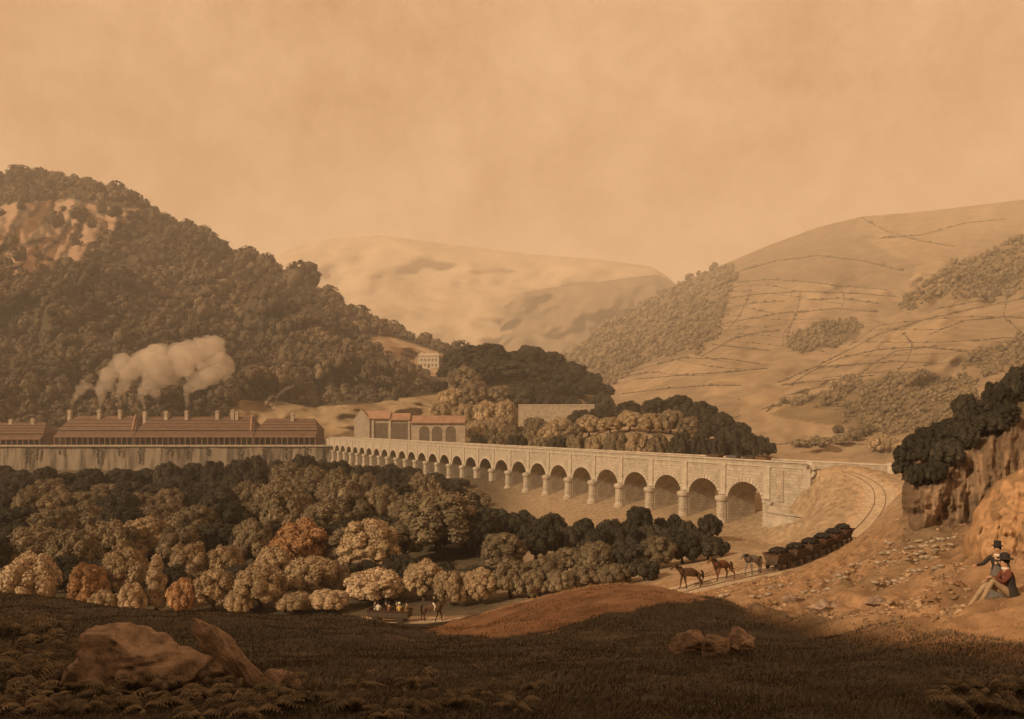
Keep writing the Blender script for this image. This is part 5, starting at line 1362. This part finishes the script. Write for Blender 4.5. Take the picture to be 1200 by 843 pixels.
def person(name, loc, yaw, label, P_, mats, hat='top', group=None, scale=1.0, fingers=False, gown=None, cat='person', hair='mane'):
    """mats: coat, legs, skin, boots; P_ overrides joints of a seated figure (pelvis at the origin, x forward)"""
    J = {'pelvis': ((0, 0, 0), (.15, .12)), 'waist': ((0, 0, .20), (.135, .10)), 'chest': ((.0, 0, .40), (.165, .12)), 'neck': ((0.01, 0, .545), .055), 'jaw': ((.035, 0, .63), (.065, .075)), 'head': ((.02, 0, .71), (.08, .09)), 'crown': ((.01, 0, .79), .06)}
    for s, y in (('l', 1), ('r', -1)):
        J.update({'sh' + s: ((0, .175 * y, .45), .07), 'el' + s: ((.10, .25 * y, .20), .05), 'wr' + s: ((.32, .16 * y, .10), .035), 'ha' + s: ((.40, .14 * y, .09), .03),
                  'hi' + s: ((.04, .09 * y, -.02), .10), 'kn' + s: ((.44, .12 * y, .02), .07), 'an' + s: ((.46, .12 * y, -.40), .045), 'to' + s: ((.62, .13 * y, -.44), .035)})
    for k, v in P_.items(): J[k] = (v, J[k][1])
    E = [('pelvis', 'waist'), ('waist', 'chest'), ('chest', 'neck'), ('neck', 'jaw'), ('jaw', 'head'), ('head', 'crown')]
    for s in 'lr':
        E += [('chest', 'sh' + s), ('sh' + s, 'el' + s), ('el' + s, 'wr' + s), ('wr' + s, 'ha' + s), ('pelvis', 'hi' + s), ('hi' + s, 'kn' + s), ('kn' + s, 'an' + s), ('an' + s, 'to' + s)]
        if fingers:
            h = Vector(J['ha' + s][0]); d = (h - Vector(J['wr' + s][0])).normalized(); side = d.cross(Vector((0, 0, 1))).normalized()
            for k, ln in enumerate((.07, .085, .08, .062)):
                o1 = side * (.030 - .020 * k); J[f'f{k}a' + s] = (tuple(h + o1 + d * ln * .55), .0095); J[f'f{k}b' + s] = (tuple(h + o1 + d * ln * .95 + Vector((0, 0, -.022))), .008)
                E += [('ha' + s, f'f{k}a' + s), (f'f{k}a' + s, f'f{k}b' + s)]
            J['tha' + s] = (tuple(h - d * .02 + side * .05), .011); J['thb' + s] = (tuple(h + d * .035 + side * .065), .009)
            E += [('ha' + s, 'tha' + s), ('tha' + s, 'thb' + s)]
    def mo(e):
        b = e[1][:2]
        if b in ('ne', 'ja', 'he', 'cr', 'ha', 'f0', 'f1', 'f2', 'f3', 'th'): return 2
        if b in ('kn', 'hi', 'an'): return 1
        if b == 'to': return 3
        return 0
    me = skin_mesh('body', J, E, 'pelvis', mats, mo)
    t = empty(name, loc, yaw, scale); tag(t, label, cat, group)
    body = link('body', me, t)
    hx, hy_, hz = J['head'][0]
    mb = MB(); mb.ball((hx - .025, hy_, hz + .035), (.10, .095, .105), 0, 12); mb.build('hair', M[hair], t, smooth=True)
    jx, jy, jz = J['jaw'][0]
    mb = MB(); mb.tube([(hx + .085, hy_, hz - .005), (hx + .115, hy_, hz - .045), (hx + .085, hy_, hz - .055)], [.01, .016, .008], 6); mb.build('nose', M['skin'], t)
    for s in (-1, 1):
        mb = MB(); mb.ball((hx + .085, hy_ + .033 * s, hz + .005), .011, 0, 6); mb.build('eye', M['mane'], t)
    if hat:
        mb = MB(); c = (hx - .015, hy_, hz + .07)
        if hat == 'top': mb.lathe([(.145, 0), (.145, .012), (.10, .02), (.085, .07), (.095, .14), (.0, .145)], 16, c)
        elif hat == 'brim': mb.lathe([(.17, -.01), (.17, .006), (.11, .02), (.10, .10), (.05, .135), (0, .14)], 16, c)
        else: mb.lathe([(.13, -.05), (.15, .0), (.125, .07), (.06, .11), (0, .12)], 14, c)
        mb.build('hat', M['cloth_dark'] if hat != 'bonnet' else M['cloth_white'], t, smooth=False)
    mb = MB(); mb.lathe([(.075, 0), (.085, .03), (.07, .06)], 12, (J['neck'][0][0], J['neck'][0][1], J['neck'][0][2] - .035)); mb.build('collar', M['cloth_white'], t)
    if gown:
        z_bot, m = gown; mb = MB(); prof = []
        n = 24; rows = [(.125, .26), (.155, .12), (.19, -.05), (.235, -.35), (.27, -.65), (.30, z_bot)]
        vs, fs = [], []
        for r, z in rows:
            for k in range(n):
                a = 2 * math.pi * k / n; rr = r * (1 + .06 * math.sin(k * 3.0) * min(1, (.26 - z)))
                vs.append((rr * math.cos(a), rr * math.sin(a), z))
        for i in range(len(rows) - 1):
            for k in range(n): fs.append([i * n + k, (i + 1) * n + k, (i + 1) * n + (k + 1) % n, i * n + (k + 1) % n])
        mb.add(vs, fs); mb.build('skirt', M[m], t, smooth=True)
    return t

# the couple resting on the right
mp = np.array([(1183 - CX) / F * 17.6, 17.6, 0.0]); mp[2] = float(terr(mp[0], mp[1]))
my = math.atan2(.20, -.98)
def grd(x, y, lift): c_, s_ = math.cos(my), math.sin(my); return float(terr(mp[0] + c_ * x - s_ * y, mp[1] + s_ * x + c_ * y)) - mp[2] - .12 + lift
person('person', (mp[0], mp[1], mp[2] + .12), my, 'man in dark and red coat, buff breeches and hat, sitting on the slope',
       {'waist': (.03, 0, .20), 'chest': (.06, 0, .40), 'neck': (.09, 0, .545), 'jaw': (.125, 0, .62), 'head': (.11, 0, .70), 'crown': (.10, 0, .78), 'shl': (.05, .175, .45), 'shr': (.05, -.175, .45),
        'knl': (.40, .14, .30), 'anl': (.62, .14, grd(.62, .14, .07)), 'tol': (.78, .15, grd(.78, .15, .035)), 'knr': (.46, -.08, .16), 'anr': (.84, -.06, grd(.84, -.06, .07)), 'tor': (.98, -.06, grd(.98, -.06, .06)), 'ell': (.22, .24, .26), 'wrl': (.40, .15, .36), 'hal': (.46, .12, .35),
        'elr': (.20, -.27, .20), 'wrr': (.40, -.15, .22), 'har': (.47, -.12, .20)},
       ['cloth_red', 'cloth_buff', 'skin', 'leather'], 'brim', fingers=True, group='couple on the slope')
man = bpy.data.objects['person']
mb = MB()   # dark coat back and tails hanging over the red waistcoat
n = 14; vs, fs = [], []
rows = [(.46, .10, .20, .05), (.34, .15, .205, .05), (.18, .145, .19, .03), (.02, .17, .21, .0), (-.08, .22, .25, -.03)]
for z, rx, ry, cx in rows:
    for i in range(n + 1):
        a = R(62 + 236 * i / n); vs.append((cx + rx * math.cos(a), ry * math.sin(a), z))
for r_ in range(len(rows) - 1):
    for i in range(n): fs.append([r_ * (n + 1) + i, r_ * (n + 1) + i + 1, (r_ + 1) * (n + 1) + i + 1, (r_ + 1) * (n + 1) + i])
mb.add(vs, fs); mb.build('coat', M['cloth_dark'], man, smooth=True)
wq = (float((1169 - CX) / F * 19.5), 19.5)
wz = float(terr(*wq))
person('person', (wq[0], wq[1], wz + .78), math.atan2(-.72, -.70), 'woman in grey dress and black hat standing behind the seated man',
       {'elr': (.16, -.30, .28), 'wrr': (.40, -.40, .26), 'har': (.48, -.43, .25), 'ell': (.05, .27, .22), 'wrl': (.20, .20, .06), 'hal': (.26, .17, .03), 'knl': (.03, .09, -.38), 'knr': (.0, -.09, -.38), 'anl': (.0, .09, -.72), 'anr': (-.02, -.09, -.72), 'tol': (.14, .10, -.77), 'tor': (.12, -.10, -.77)},
       ['cloth_dark', 'cloth_grey', 'skin', 'leather'], 'top', fingers=True, gown=(-.77, 'cloth_grey'), group='couple on the slope', scale=0.94)

# points along the tramroad
arc = np.concatenate([[0], np.cumsum(np.linalg.norm(np.diff(ROADS[:, :2], axis=0), axis=1))])
def on_road(s, side=0.0):
    x = np.interp(s, arc, ROADS[:, 0]); y = np.interp(s, arc, ROADS[:, 1])
    x2 = np.interp(s + .8, arc, ROADS[:, 0]); y2 = np.interp(s + .8, arc, ROADS[:, 1])
    yaw = math.atan2(y2 - y, x2 - x)
    x -= math.sin(yaw) * side; y += math.cos(yaw) * side
    return np.array([x, y, float(terr(x, y)) + .06]), yaw
def arc_at_px(px, lo=0.0, hi=1e9):
    s = np.linspace(lo, min(hi, arc[-1]), 6000); q = np.interp(s, arc, ROADS[:, 0]) / np.interp(s, arc, ROADS[:, 1]) * F + CX
    return float(s[np.argmin(np.abs(q - px))])
s_turn = float(arc[np.argmin(np.abs(ROADS[:, 1] - 89))])
tr = bpy.data.objects['tramroad']
for side in (-.62, .62):     # iron plate rails
    mb = MB(); vs, fs = [], []
    ss = np.arange(2, arc[-1] - 1, .7)
    for s in ss:
        p, yaw = on_road(s, side); n_ = np.array([-math.sin(yaw), math.cos(yaw), 0])
        for d, z in ((-.04, 0), (-.04, .08), (.04, .08), (.04, 0)): vs.append(p + n_ * d + np.array([0, 0, z - .03]))
    for i in range(len(ss) - 1):
        for j in range(3): fs.append([i * 4 + j, i * 4 + j + 1, (i + 1) * 4 + j + 1, (i + 1) * 4 + j])
    mb.add(vs, fs); mb.build('rail', M['rail'], tr)

# coal wagons
def coal_wagon(m, seed):
    rs = random.Random(seed)
    t = empty('coal_wagon', (0, 0, 0))
    mb = MB(); L_ = 1.12
    vs = []
    for z, lx, wy in ((.52, L_ * .86, .52), (1.32, L_, .78)):
        vs += [(-lx, -wy, z), (lx, -wy, z), (lx, wy, z), (-lx, wy, z)]
    mb.add(vs, [[3, 2, 1, 0], [0, 1, 5, 4], [1, 2, 6, 5], [2, 3, 7, 6], [3, 0, 4, 7]])
    mb.build('body', M[m], t)
    for sx in (-1, 1):
        for k in (-.62, 0, .62):
            mb = MB(); mb.add([(k - .05, sx * .55, .56), (k + .05, sx * .55, .56), (k + .05, sx * .81, 1.34), (k - .05, sx * .81, 1.34), (k - .05, sx * .50, .56), (k + .05, sx * .50, .56), (k + .05, sx * .77, 1.34), (k - .05, sx * .77, 1.34)], [[0, 1, 2, 3], [0, 4, 5, 1], [1, 5, 6, 2], [0, 3, 7, 4], [3, 2, 6, 7]]); mb.build('stanchion', M['iron'], t)
    mb = MB()
    for sy in (-.8, .8): mb.box(-L_ - .04, L_ + .04, sy - .05, sy + .05, 1.30, 1.38)
    for sx in (-1, 1): mb.box(sx * L_ - .05, sx * L_ + .05, -.75, .75, 1.302, 1.378)
    mb.build('rim', M['wood_red'], t)
    mb = MB()
    for k in range(60):
        x, y = rs.uniform(-.78, .78), rs.uniform(-.55, .55); z = 1.30 + .52 * (1 - (x / 1.15) ** 2) * (1 - (y / .85) ** 2)
        r = rs.uniform(.09, .18); v = ICO1[0] * r * np.array([rs.uniform(.7, 1.2), 1, rs.uniform(.6, 1)]) + np.array([x, y, z])
        mb.add(v, ICO1[1].tolist())
    mb.build('coal_load', M['coal'], t)['kind'] = 'stuff'
    mb = MB(); mb.box(-1.15, 1.15, -.42, .42, .40, .515); mb.build('frame', M['wood_dark'], t)
    mb = MB(); mb.box(1.15, 1.5, -.05, .05, .44, .50); mb.build('coupling', M['iron'], t)
    for x in (-.62, .62):
        for y in (-.62, .62):
            wm = MB(); wm.tube([(x, y - .05, .30), (x, y + .05, .30)], [.30, .30], 16); wh = wm.build('wheel', M['iron'], t)
            wm = MB(); wm.tube([(x, y - .08, .30), (x, y + .08, .30)], [.07, .07], 8); wm.build('hub', M['wood_red'], wh)
    return t
WLAB = ['foremost coal wagon, heaped high, behind the grey horse', 'second coal wagon of the horse-drawn train', 'third coal wagon of the horse-drawn train', 'fourth coal wagon of the horse-drawn train', 'fifth coal wagon of the horse-drawn train', 'last coal wagon of the train at the bend in the road']
sA = arc_at_px(912, s_turn)
wa, wb = coal_wagon('wood_dark', 3), coal_wagon('wood_red', 5)
for i, lab in enumerate(WLAB):
    src = (wa, wb)[1 if i >= 3 else 0]
    t = src if i in (0, 3) else copy_tree(src)
    p, yaw = on_road(sA - i * 2.95)
    t.location = [float(v) for v in p]; t.rotation_euler = (0, 0, yaw); t.scale = (1.05, 1.05, 1.05)
    tag(t, lab, 'wagon', 'coal wagons of the train')
for px, m, lab, ph, hl in ((882, 'horse_grey', 'grey horse harnessed next to the coal wagons', 0, .25), (846, 'horse_bay', 'bay horse in the middle of the wagon team', 1, .15), (808, 'horse_brown', 'dark brown horse leading the wagon team', 0, .12)):
    p, yaw = on_road(arc_at_px(px, s_turn, arc_at_px(780, s_turn)))
    horse('horse', p - np.array([0, 0, .02]), yaw, m, lab, 'horses of the wagon team', ph, 1.0, hl)
# traces between horses and train
pA, _ = on_road(sA + 1.6)
for a, b, lab in ((905, 888, 'trace rope from the front wagon to the grey horse'), (872, 852, 'trace rope between the grey and the bay horse'), (836, 814, 'trace rope between the bay and the dark brown horse')):
    p, _y = on_road(arc_at_px(a, s_turn)); q, _y = on_road(arc_at_px(b, s_turn)); mid = (p + q) / 2
    mb = MB()
    for s_ in (-.25, .25):
        nrm = np.array([-math.sin(_y), math.cos(_y), 0]) * s_
        mb.tube([p + nrm + [0, 0, .8], mid + nrm + [0, 0, .72], q + nrm + [0, 0, .95]], .02, 5)
    tag(mb.build('trace_rope', M['leather']), lab, 'rope', 'traces of the wagon team')

# passenger car and its horse
sC = arc_at_px(457, arc_at_px(600, s_turn)); pC, yC = on_road(sC); yC += math.pi       # it heads to the right
car = empty('passenger_car', pC, yC); tag(car, 'dark open passenger car on the tramroad, full of people', 'carriage')
mb = MB(); L_ = 1.95
vs = []
for z, lx, wy in ((.55, L_, .62), (1.15, L_ + .05, .74)): vs += [(-lx, -wy, z), (lx, -wy, z), (lx, wy, z), (-lx, wy, z)]
mb.add(vs, [[3, 2, 1, 0], [0, 1, 5, 4], [1, 2, 6, 5], [2, 3, 7, 6], [3, 0, 4, 7]]); mb.build('body', M['wood_dark'], car)
for sy in (-1, 1):
    for k in range(8):
        x = -1.62 + k * .463
        mb = MB(); mb.add([(x - .13, sy * .665, .70), (x + .13, sy * .665, .70), (x + .13, sy * .735, 1.02), (x - .13, sy * .735, 1.02)], [[0, 1, 2, 3]]); 
        mb.add([(x - .13, sy * .640, .70), (x + .13, sy * .640, .70), (x + .13, sy * .70, 1.02), (x - .13, sy * .70, 1.02)], [[0, 1, 2, 3]]); mb.build('panel', M['panel_grey'], car)
mb = MB()
for sy in (-.75, .75): mb.box(-L_ - .1, L_ + .1, sy - .06, sy + .06, 1.15, 1.24)
for sx in (-1, 1): mb.box(sx * (L_ + .05) - .05, sx * (L_ + .05) + .05, -.69, .69, 1.152, 1.238)
mb.build('rail', M['wood_red'], car)
for y in (-.32, .32):
    mb = MB(); mb.box(-L_ + .15, L_ - .15, y - .16, y + .16, .95, 1.02); mb.build('bench', M['wood_red'], car)
for x in (-1.2, 1.2):
    for y in (-.66, .66):
        wm = MB(); wm.tube([(x, y - .05, .34), (x, y + .05, .34)], [.34, .34], 16); wh = wm.build('wheel', M['iron'], car)
        wm = MB(); wm.tube([(x, y - .08, .34), (x, y + .08, .34)], [.08, .08], 8); wm.build('hub', M['wood_red'], wh)
mb = MB(); mb.box(-1.7, 1.7, -.45, .45, .42, .545); mb.build('frame', M['wood_dark'], car)
cs, sn = math.cos(yC), math.sin(yC)
for i, (x, y, cm, lm, hat, lab) in enumerate([
        (-1.6, .30, 'cloth_grey', 'cloth_white', 'top', 'passenger in grey coat and black hat at the rear of the car'),
        (-1.05, -.30, 'cloth_white', 'cloth_buff', 'top', 'passenger in white coat and black hat in the car'),
        (-.5, .30, 'cloth_dark', 'cloth_dark', 'top', 'passenger in black beside the white-coated one'),
        (0.0, -.30, 'cloth_brown', 'cloth_brown', 'brim', 'passenger in brown with broad hat in mid car'),
        (.55, .30, 'cloth_dark', 'cloth_red', 'top', 'passenger in black right of the brown-coated one'),
        (1.0, -.30, 'cloth_yellow', 'cloth_dark', 'bonnet', 'passenger with yellow shawl in the car'),
        (1.6, .25, 'cloth_buff', 'cloth_yellow', 'top', 'passenger in buff and yellow at the front of the car')]):
    yaw = yC + (math.pi / 2 if y < 0 else -math.pi / 2) + (i % 3 - 1) * .25
    if i in (0, 6): yaw = yC + (0 if i == 0 else math.pi)
    person('person', (pC[0] + cs * x - sn * y, pC[1] + sn * x + cs * y, pC[2] + 1.10), yaw, lab,
           {'knl': (.30, .10, .03), 'knr': (.30, -.10, .03), 'anl': (.30, .10, -.36), 'anr': (.30, -.10, -.36), 'tol': (.42, .11, -.41), 'tor': (.42, -.11, -.41), 'hal': (.32, .10, .10), 'har': (.32, -.10, .10), 'wrl': (.26, .14, .10), 'wrr': (.26, -.14, .10)},
           [cm, lm, 'skin', 'leather'], hat, 'passengers in the open car')
sH = arc_at_px(508, arc_at_px(600, s_turn)); pH, yH = on_road(sH); yH += math.pi
horse('horse', pH - np.array([0, 0, .02]), yH, 'horse_brown', 'dark brown ridden horse trotting ahead of the passenger car', None, 1, 1.0, -.08)
person('person', (pH[0] + math.cos(yH) * .02, pH[1] + math.sin(yH) * .02, pH[2] + 1.64), yH, 'rider in dark coat and white breeches on the trotting horse',
       {'knl': (.26, .30, -.16), 'knr': (.26, -.30, -.16), 'anl': (.12, .33, -.56), 'anr': (.12, -.33, -.56), 'tol': (.26, .35, -.60), 'tor': (.26, -.35, -.60), 'hil': (.04, .16, -.02), 'hir': (.04, -.16, -.02)},
       ['cloth_dark', 'cloth_white', 'skin', 'leather'], 'top')
mb = MB()
for s_ in (-.3, .3):
    c1, s1 = math.cos(yH), math.sin(yH)
    a = Vector((pH[0] + c1 * .5 - s1 * s_, pH[1] + s1 * .5 + c1 * s_, pH[2] + 1.15)); b = Vector((pC[0] + cs * 2.0 - sn * s_, pC[1] + sn * 2.0 + cs * s_, pC[2] + .75))
    mb.tube([a, (a + b) / 2 - Vector((0, 0, .08)), b], .022, 5)
tag(mb.build('trace_rope', M['leather']), 'trace rope from the trotting horse to the passenger car', 'rope')

# ------------------------------------------------------------------ heath plants
def fern_mesh(seed):
    rs = random.Random(seed); V, Fc = [], []
    for k in range(15):
        a = k * 2.4 + rs.uniform(-.3, .3); L_ = rs.uniform(.75, 1.1); el = rs.uniform(.6, 1.25); n = 11; pr = None
        for i in range(n):
            t = (i + .5) / n; r = L_ * t * math.cos(el * (1 - t * .2)) * (1 + .25 * t); z = L_ * (math.sin(el) * t * 1.25 - 1.0 * t * t * .75)
            c = Vector((r * math.cos(a), r * math.sin(a), z)); w_ = .24 * L_ * math.sin(math.pi * (1 - t) ** .75 * .9 + .12) * (1 - t * .35)
            sd = Vector((-math.sin(a), math.cos(a), 0)); fw = Vector((math.cos(a), math.sin(a), -.1)) * .055 * L_
            for s in (-1, 1):
                tip = c + sd * s * w_ + fw * .9 - Vector((0, 0, .06 * L_)) 
                b = len(V); V += [c - fw, c + fw, tip]; Fc.append([b, b + 1, b + 2])
    return np_mesh('fronds', [tuple(v) for v in V], np.array(Fc), M['fern'])
FERNS = [fern_mesh(k) for k in range(4)]
rs = random.Random(21); cand = []
for _ in range(900):
    px, py = rs.uniform(-15, 330), rs.uniform(735, 843)
    if 82 < px < 345 and 726 < py < 812: continue
    if any(math.hypot(px - a, (py - b) * 1.6) < 26 for a, b in cand): continue
    cand.append((px, py))
for _ in range(120):
    px, py = rs.uniform(330, 620), rs.uniform(805, 845)
    if any(math.hypot(px - a, (py - b) * 1.6) < 34 for a, b in cand): continue
    cand.append((px, py))
for _ in range(40):
    px, py = rs.uniform(1120, 1205), rs.uniform(800, 845)
    if any(math.hypot(px - a, (py - b) * 1.6) < 30 for a, b in cand): continue
    cand.append((px, py))
for i, (px, py) in enumerate(cand):
    q = hit(px, py, 5); s = rs.uniform(26, 40) / F * q[1]
    o = link('fern', None, None, (q[0], q[1], q[2] - .02), rs.random() * 6.28, (s, s, s * rs.uniform(.7, 1.05))) if False else link('fern', rs.choice(FERNS), None, (q[0], q[1], q[2] - .01), rs.random() * 6.28, (s, s, s * rs.uniform(1.1, 1.6)))
    lab = ('fern clump of dark arching fronds around the largest boulder' if px < 345 else 'fern clump of dark fronds at the bottom middle of the heath' if px < 700 else 'fern clump of dark fronds in the lower right corner')
    tag(o, lab, 'fern', 'ferns on the heath ' + ('by the boulder' if px < 345 else 'at the bottom' if px < 700 else 'in the corner'))

def blades(name, n, px0, px1, y0, y1, keep, h0, h1, m, label, seed):
    rs = np.random.default_rng(seed)
    u = (rs.uniform(px0, px1, n) - CX) / F; Y = np.exp(rs.uniform(math.log(y0), math.log(y1), n)); X = u * Y
    k = keep(u * F + CX, Y, X); X, Y = X[k], Y[k]; n = len(X)
    cl = 0.25 * np.stack([fbm(X, Y, 81, 2, 1.3), fbm(X, Y, 82, 2, 1.3)], -1)
    Z = terr(X, Y); h = (h0 + (h1 - h0) * rs.random(n) ** 2) * (1 + .6 * fbm(X, Y, 83, 3, 0.7)); w_ = .004 + .006 * rs.random(n) + .0005 * Y
    a = rs.random(n) * 6.28; d = np.stack([np.cos(a), np.sin(a)], -1) * w_[:, None]
    lean = (rs.normal(size=(n, 2)) * .45 + np.array([.35, 0]) + cl * 2) * h[:, None]
    A = np.column_stack([X - d[:, 0], Y - d[:, 1], Z - .02]); B = np.column_stack([X + d[:, 0], Y + d[:, 1], Z - .02]); C = np.column_stack([X + lean[:, 0], Y + lean[:, 1], Z + h])
    me = np_mesh(name, np.stack([A, B, C], 1).reshape(-1, 3), np.arange(n * 3).reshape(n, 3), M[m])
    tag(link(name, me), label, 'grass', None, 'stuff')
cY = lambda px: interp([(a, c) for a, b, c in CREST], px)
blades('heath_grass', 190000, -60, 1260, 6.5, 33, lambda px, Y, X: (fbm(X * .6, Y * 1.5, 95, 4, .8) > -.7) & (Y < cY(px) * 1.06) & ~inpoly(px, HY + (CZ - terr(X, Y)) / Y * F, LIT_MOUND), 0.02, .08, 'grass', 'dark rough grass covering the shaded heath', 1)
blades('mound_grass', 30000, 490, 840, 16, 50, lambda px, Y, X: inpoly(px, HY + (CZ - terr(X, Y)) / Y * F, LIT_MOUND) & (fbm(X, Y, 96, 4, .9) > .0), .02, .07, 'grass_dry', 'thin russet grass over the lit side of the mound', 5)
blades('dry_grass', 16000, 520, 1260, 12, 70, lambda px, Y, X: (Y > cY(px) * .88) & (fbm(X, Y, 91, 3, .5) > -.05), .03, .12, 'grass_dry', 'short dry orange grass on the mound and slope', 2)

blades('bank_scrub', 9000, 640, 1120, 50, 125, lambda px, Y, X: (polydist(X, Y, ROADS[::4])[0] > 2.0) & (fbm(X, Y, 92, 3, .25) > .05), .06, .35, 'grass_dry', 'dry scrubby grass on the bank below the viaduct end', 3)
def rubble(n, seed):
    rs = np.random.default_rng(seed); px = rs.uniform(840, 1230, n); py = rs.uniform(612, 752, n); V, Fc, b = [], [], 0
    Y = np.exp(rs.uniform(math.log(13.5), math.log(62), n)); X = (px - CX) / F * Y; Z = terr(X, Y)
    ok = (Y > cY(px) * 1.03) & (polydist(X, Y, ROADS[::4])[0] > 2.2) & (fbm(X, Y, 93, 3, .45) > .02) & ~((abs(px - 1175) < 40) & (Y < 21)) & ~((px > 1135) & (Y > 21))
    cv, cf = ICO1
    for x, y, z in zip(X[ok], Y[ok], Z[ok]):
        r = .018 + .05 * rs.random() ** 3 + .0016 * y * rs.random()
        V.append(cv * r * np.array([1.4, 1, .7]) * (1 + .25 * rs.normal(size=(len(cv), 1))) + np.array([x, y, z + r * .2])); Fc.append(cf + b); b += len(cv)
    tag(link('rubble', np_mesh('rubble', np.concatenate(V), np.concatenate(Fc), M['rubble'])), 'small broken stones strewn over the dry slope', 'rubble', None, 'stuff')
M['rubble'] = mat('rubble', (0.16, 0.10, 0.06), (0.40, 0.28, 0.18), scale=1.5, island=0.4)
rubble(9000, 4)

# ------------------------------------------------------------------ haze
mh = bpy.data.materials.new('haze'); mh.use_nodes = True
nt_ = mh.node_tree; nt_.nodes.clear()
o_ = nt_.nodes.new('ShaderNodeOutputMaterial'); v_ = nt_.nodes.new('ShaderNodeVolumePrincipled')
v_.inputs['Color'].default_value = (0.95, 0.90, 0.84, 1); v_.inputs['Density'].default_value = 0.00029
nt_.links.new(v_.outputs['Volume'], o_.inputs['Volume'])
mb = MB(); mb.box(-4600, 4600, -1800, 6000, -14, 800)
tag(mb.build('haze', mh), 'warm dusty haze filling the valley', 'haze', None, 'stuff')
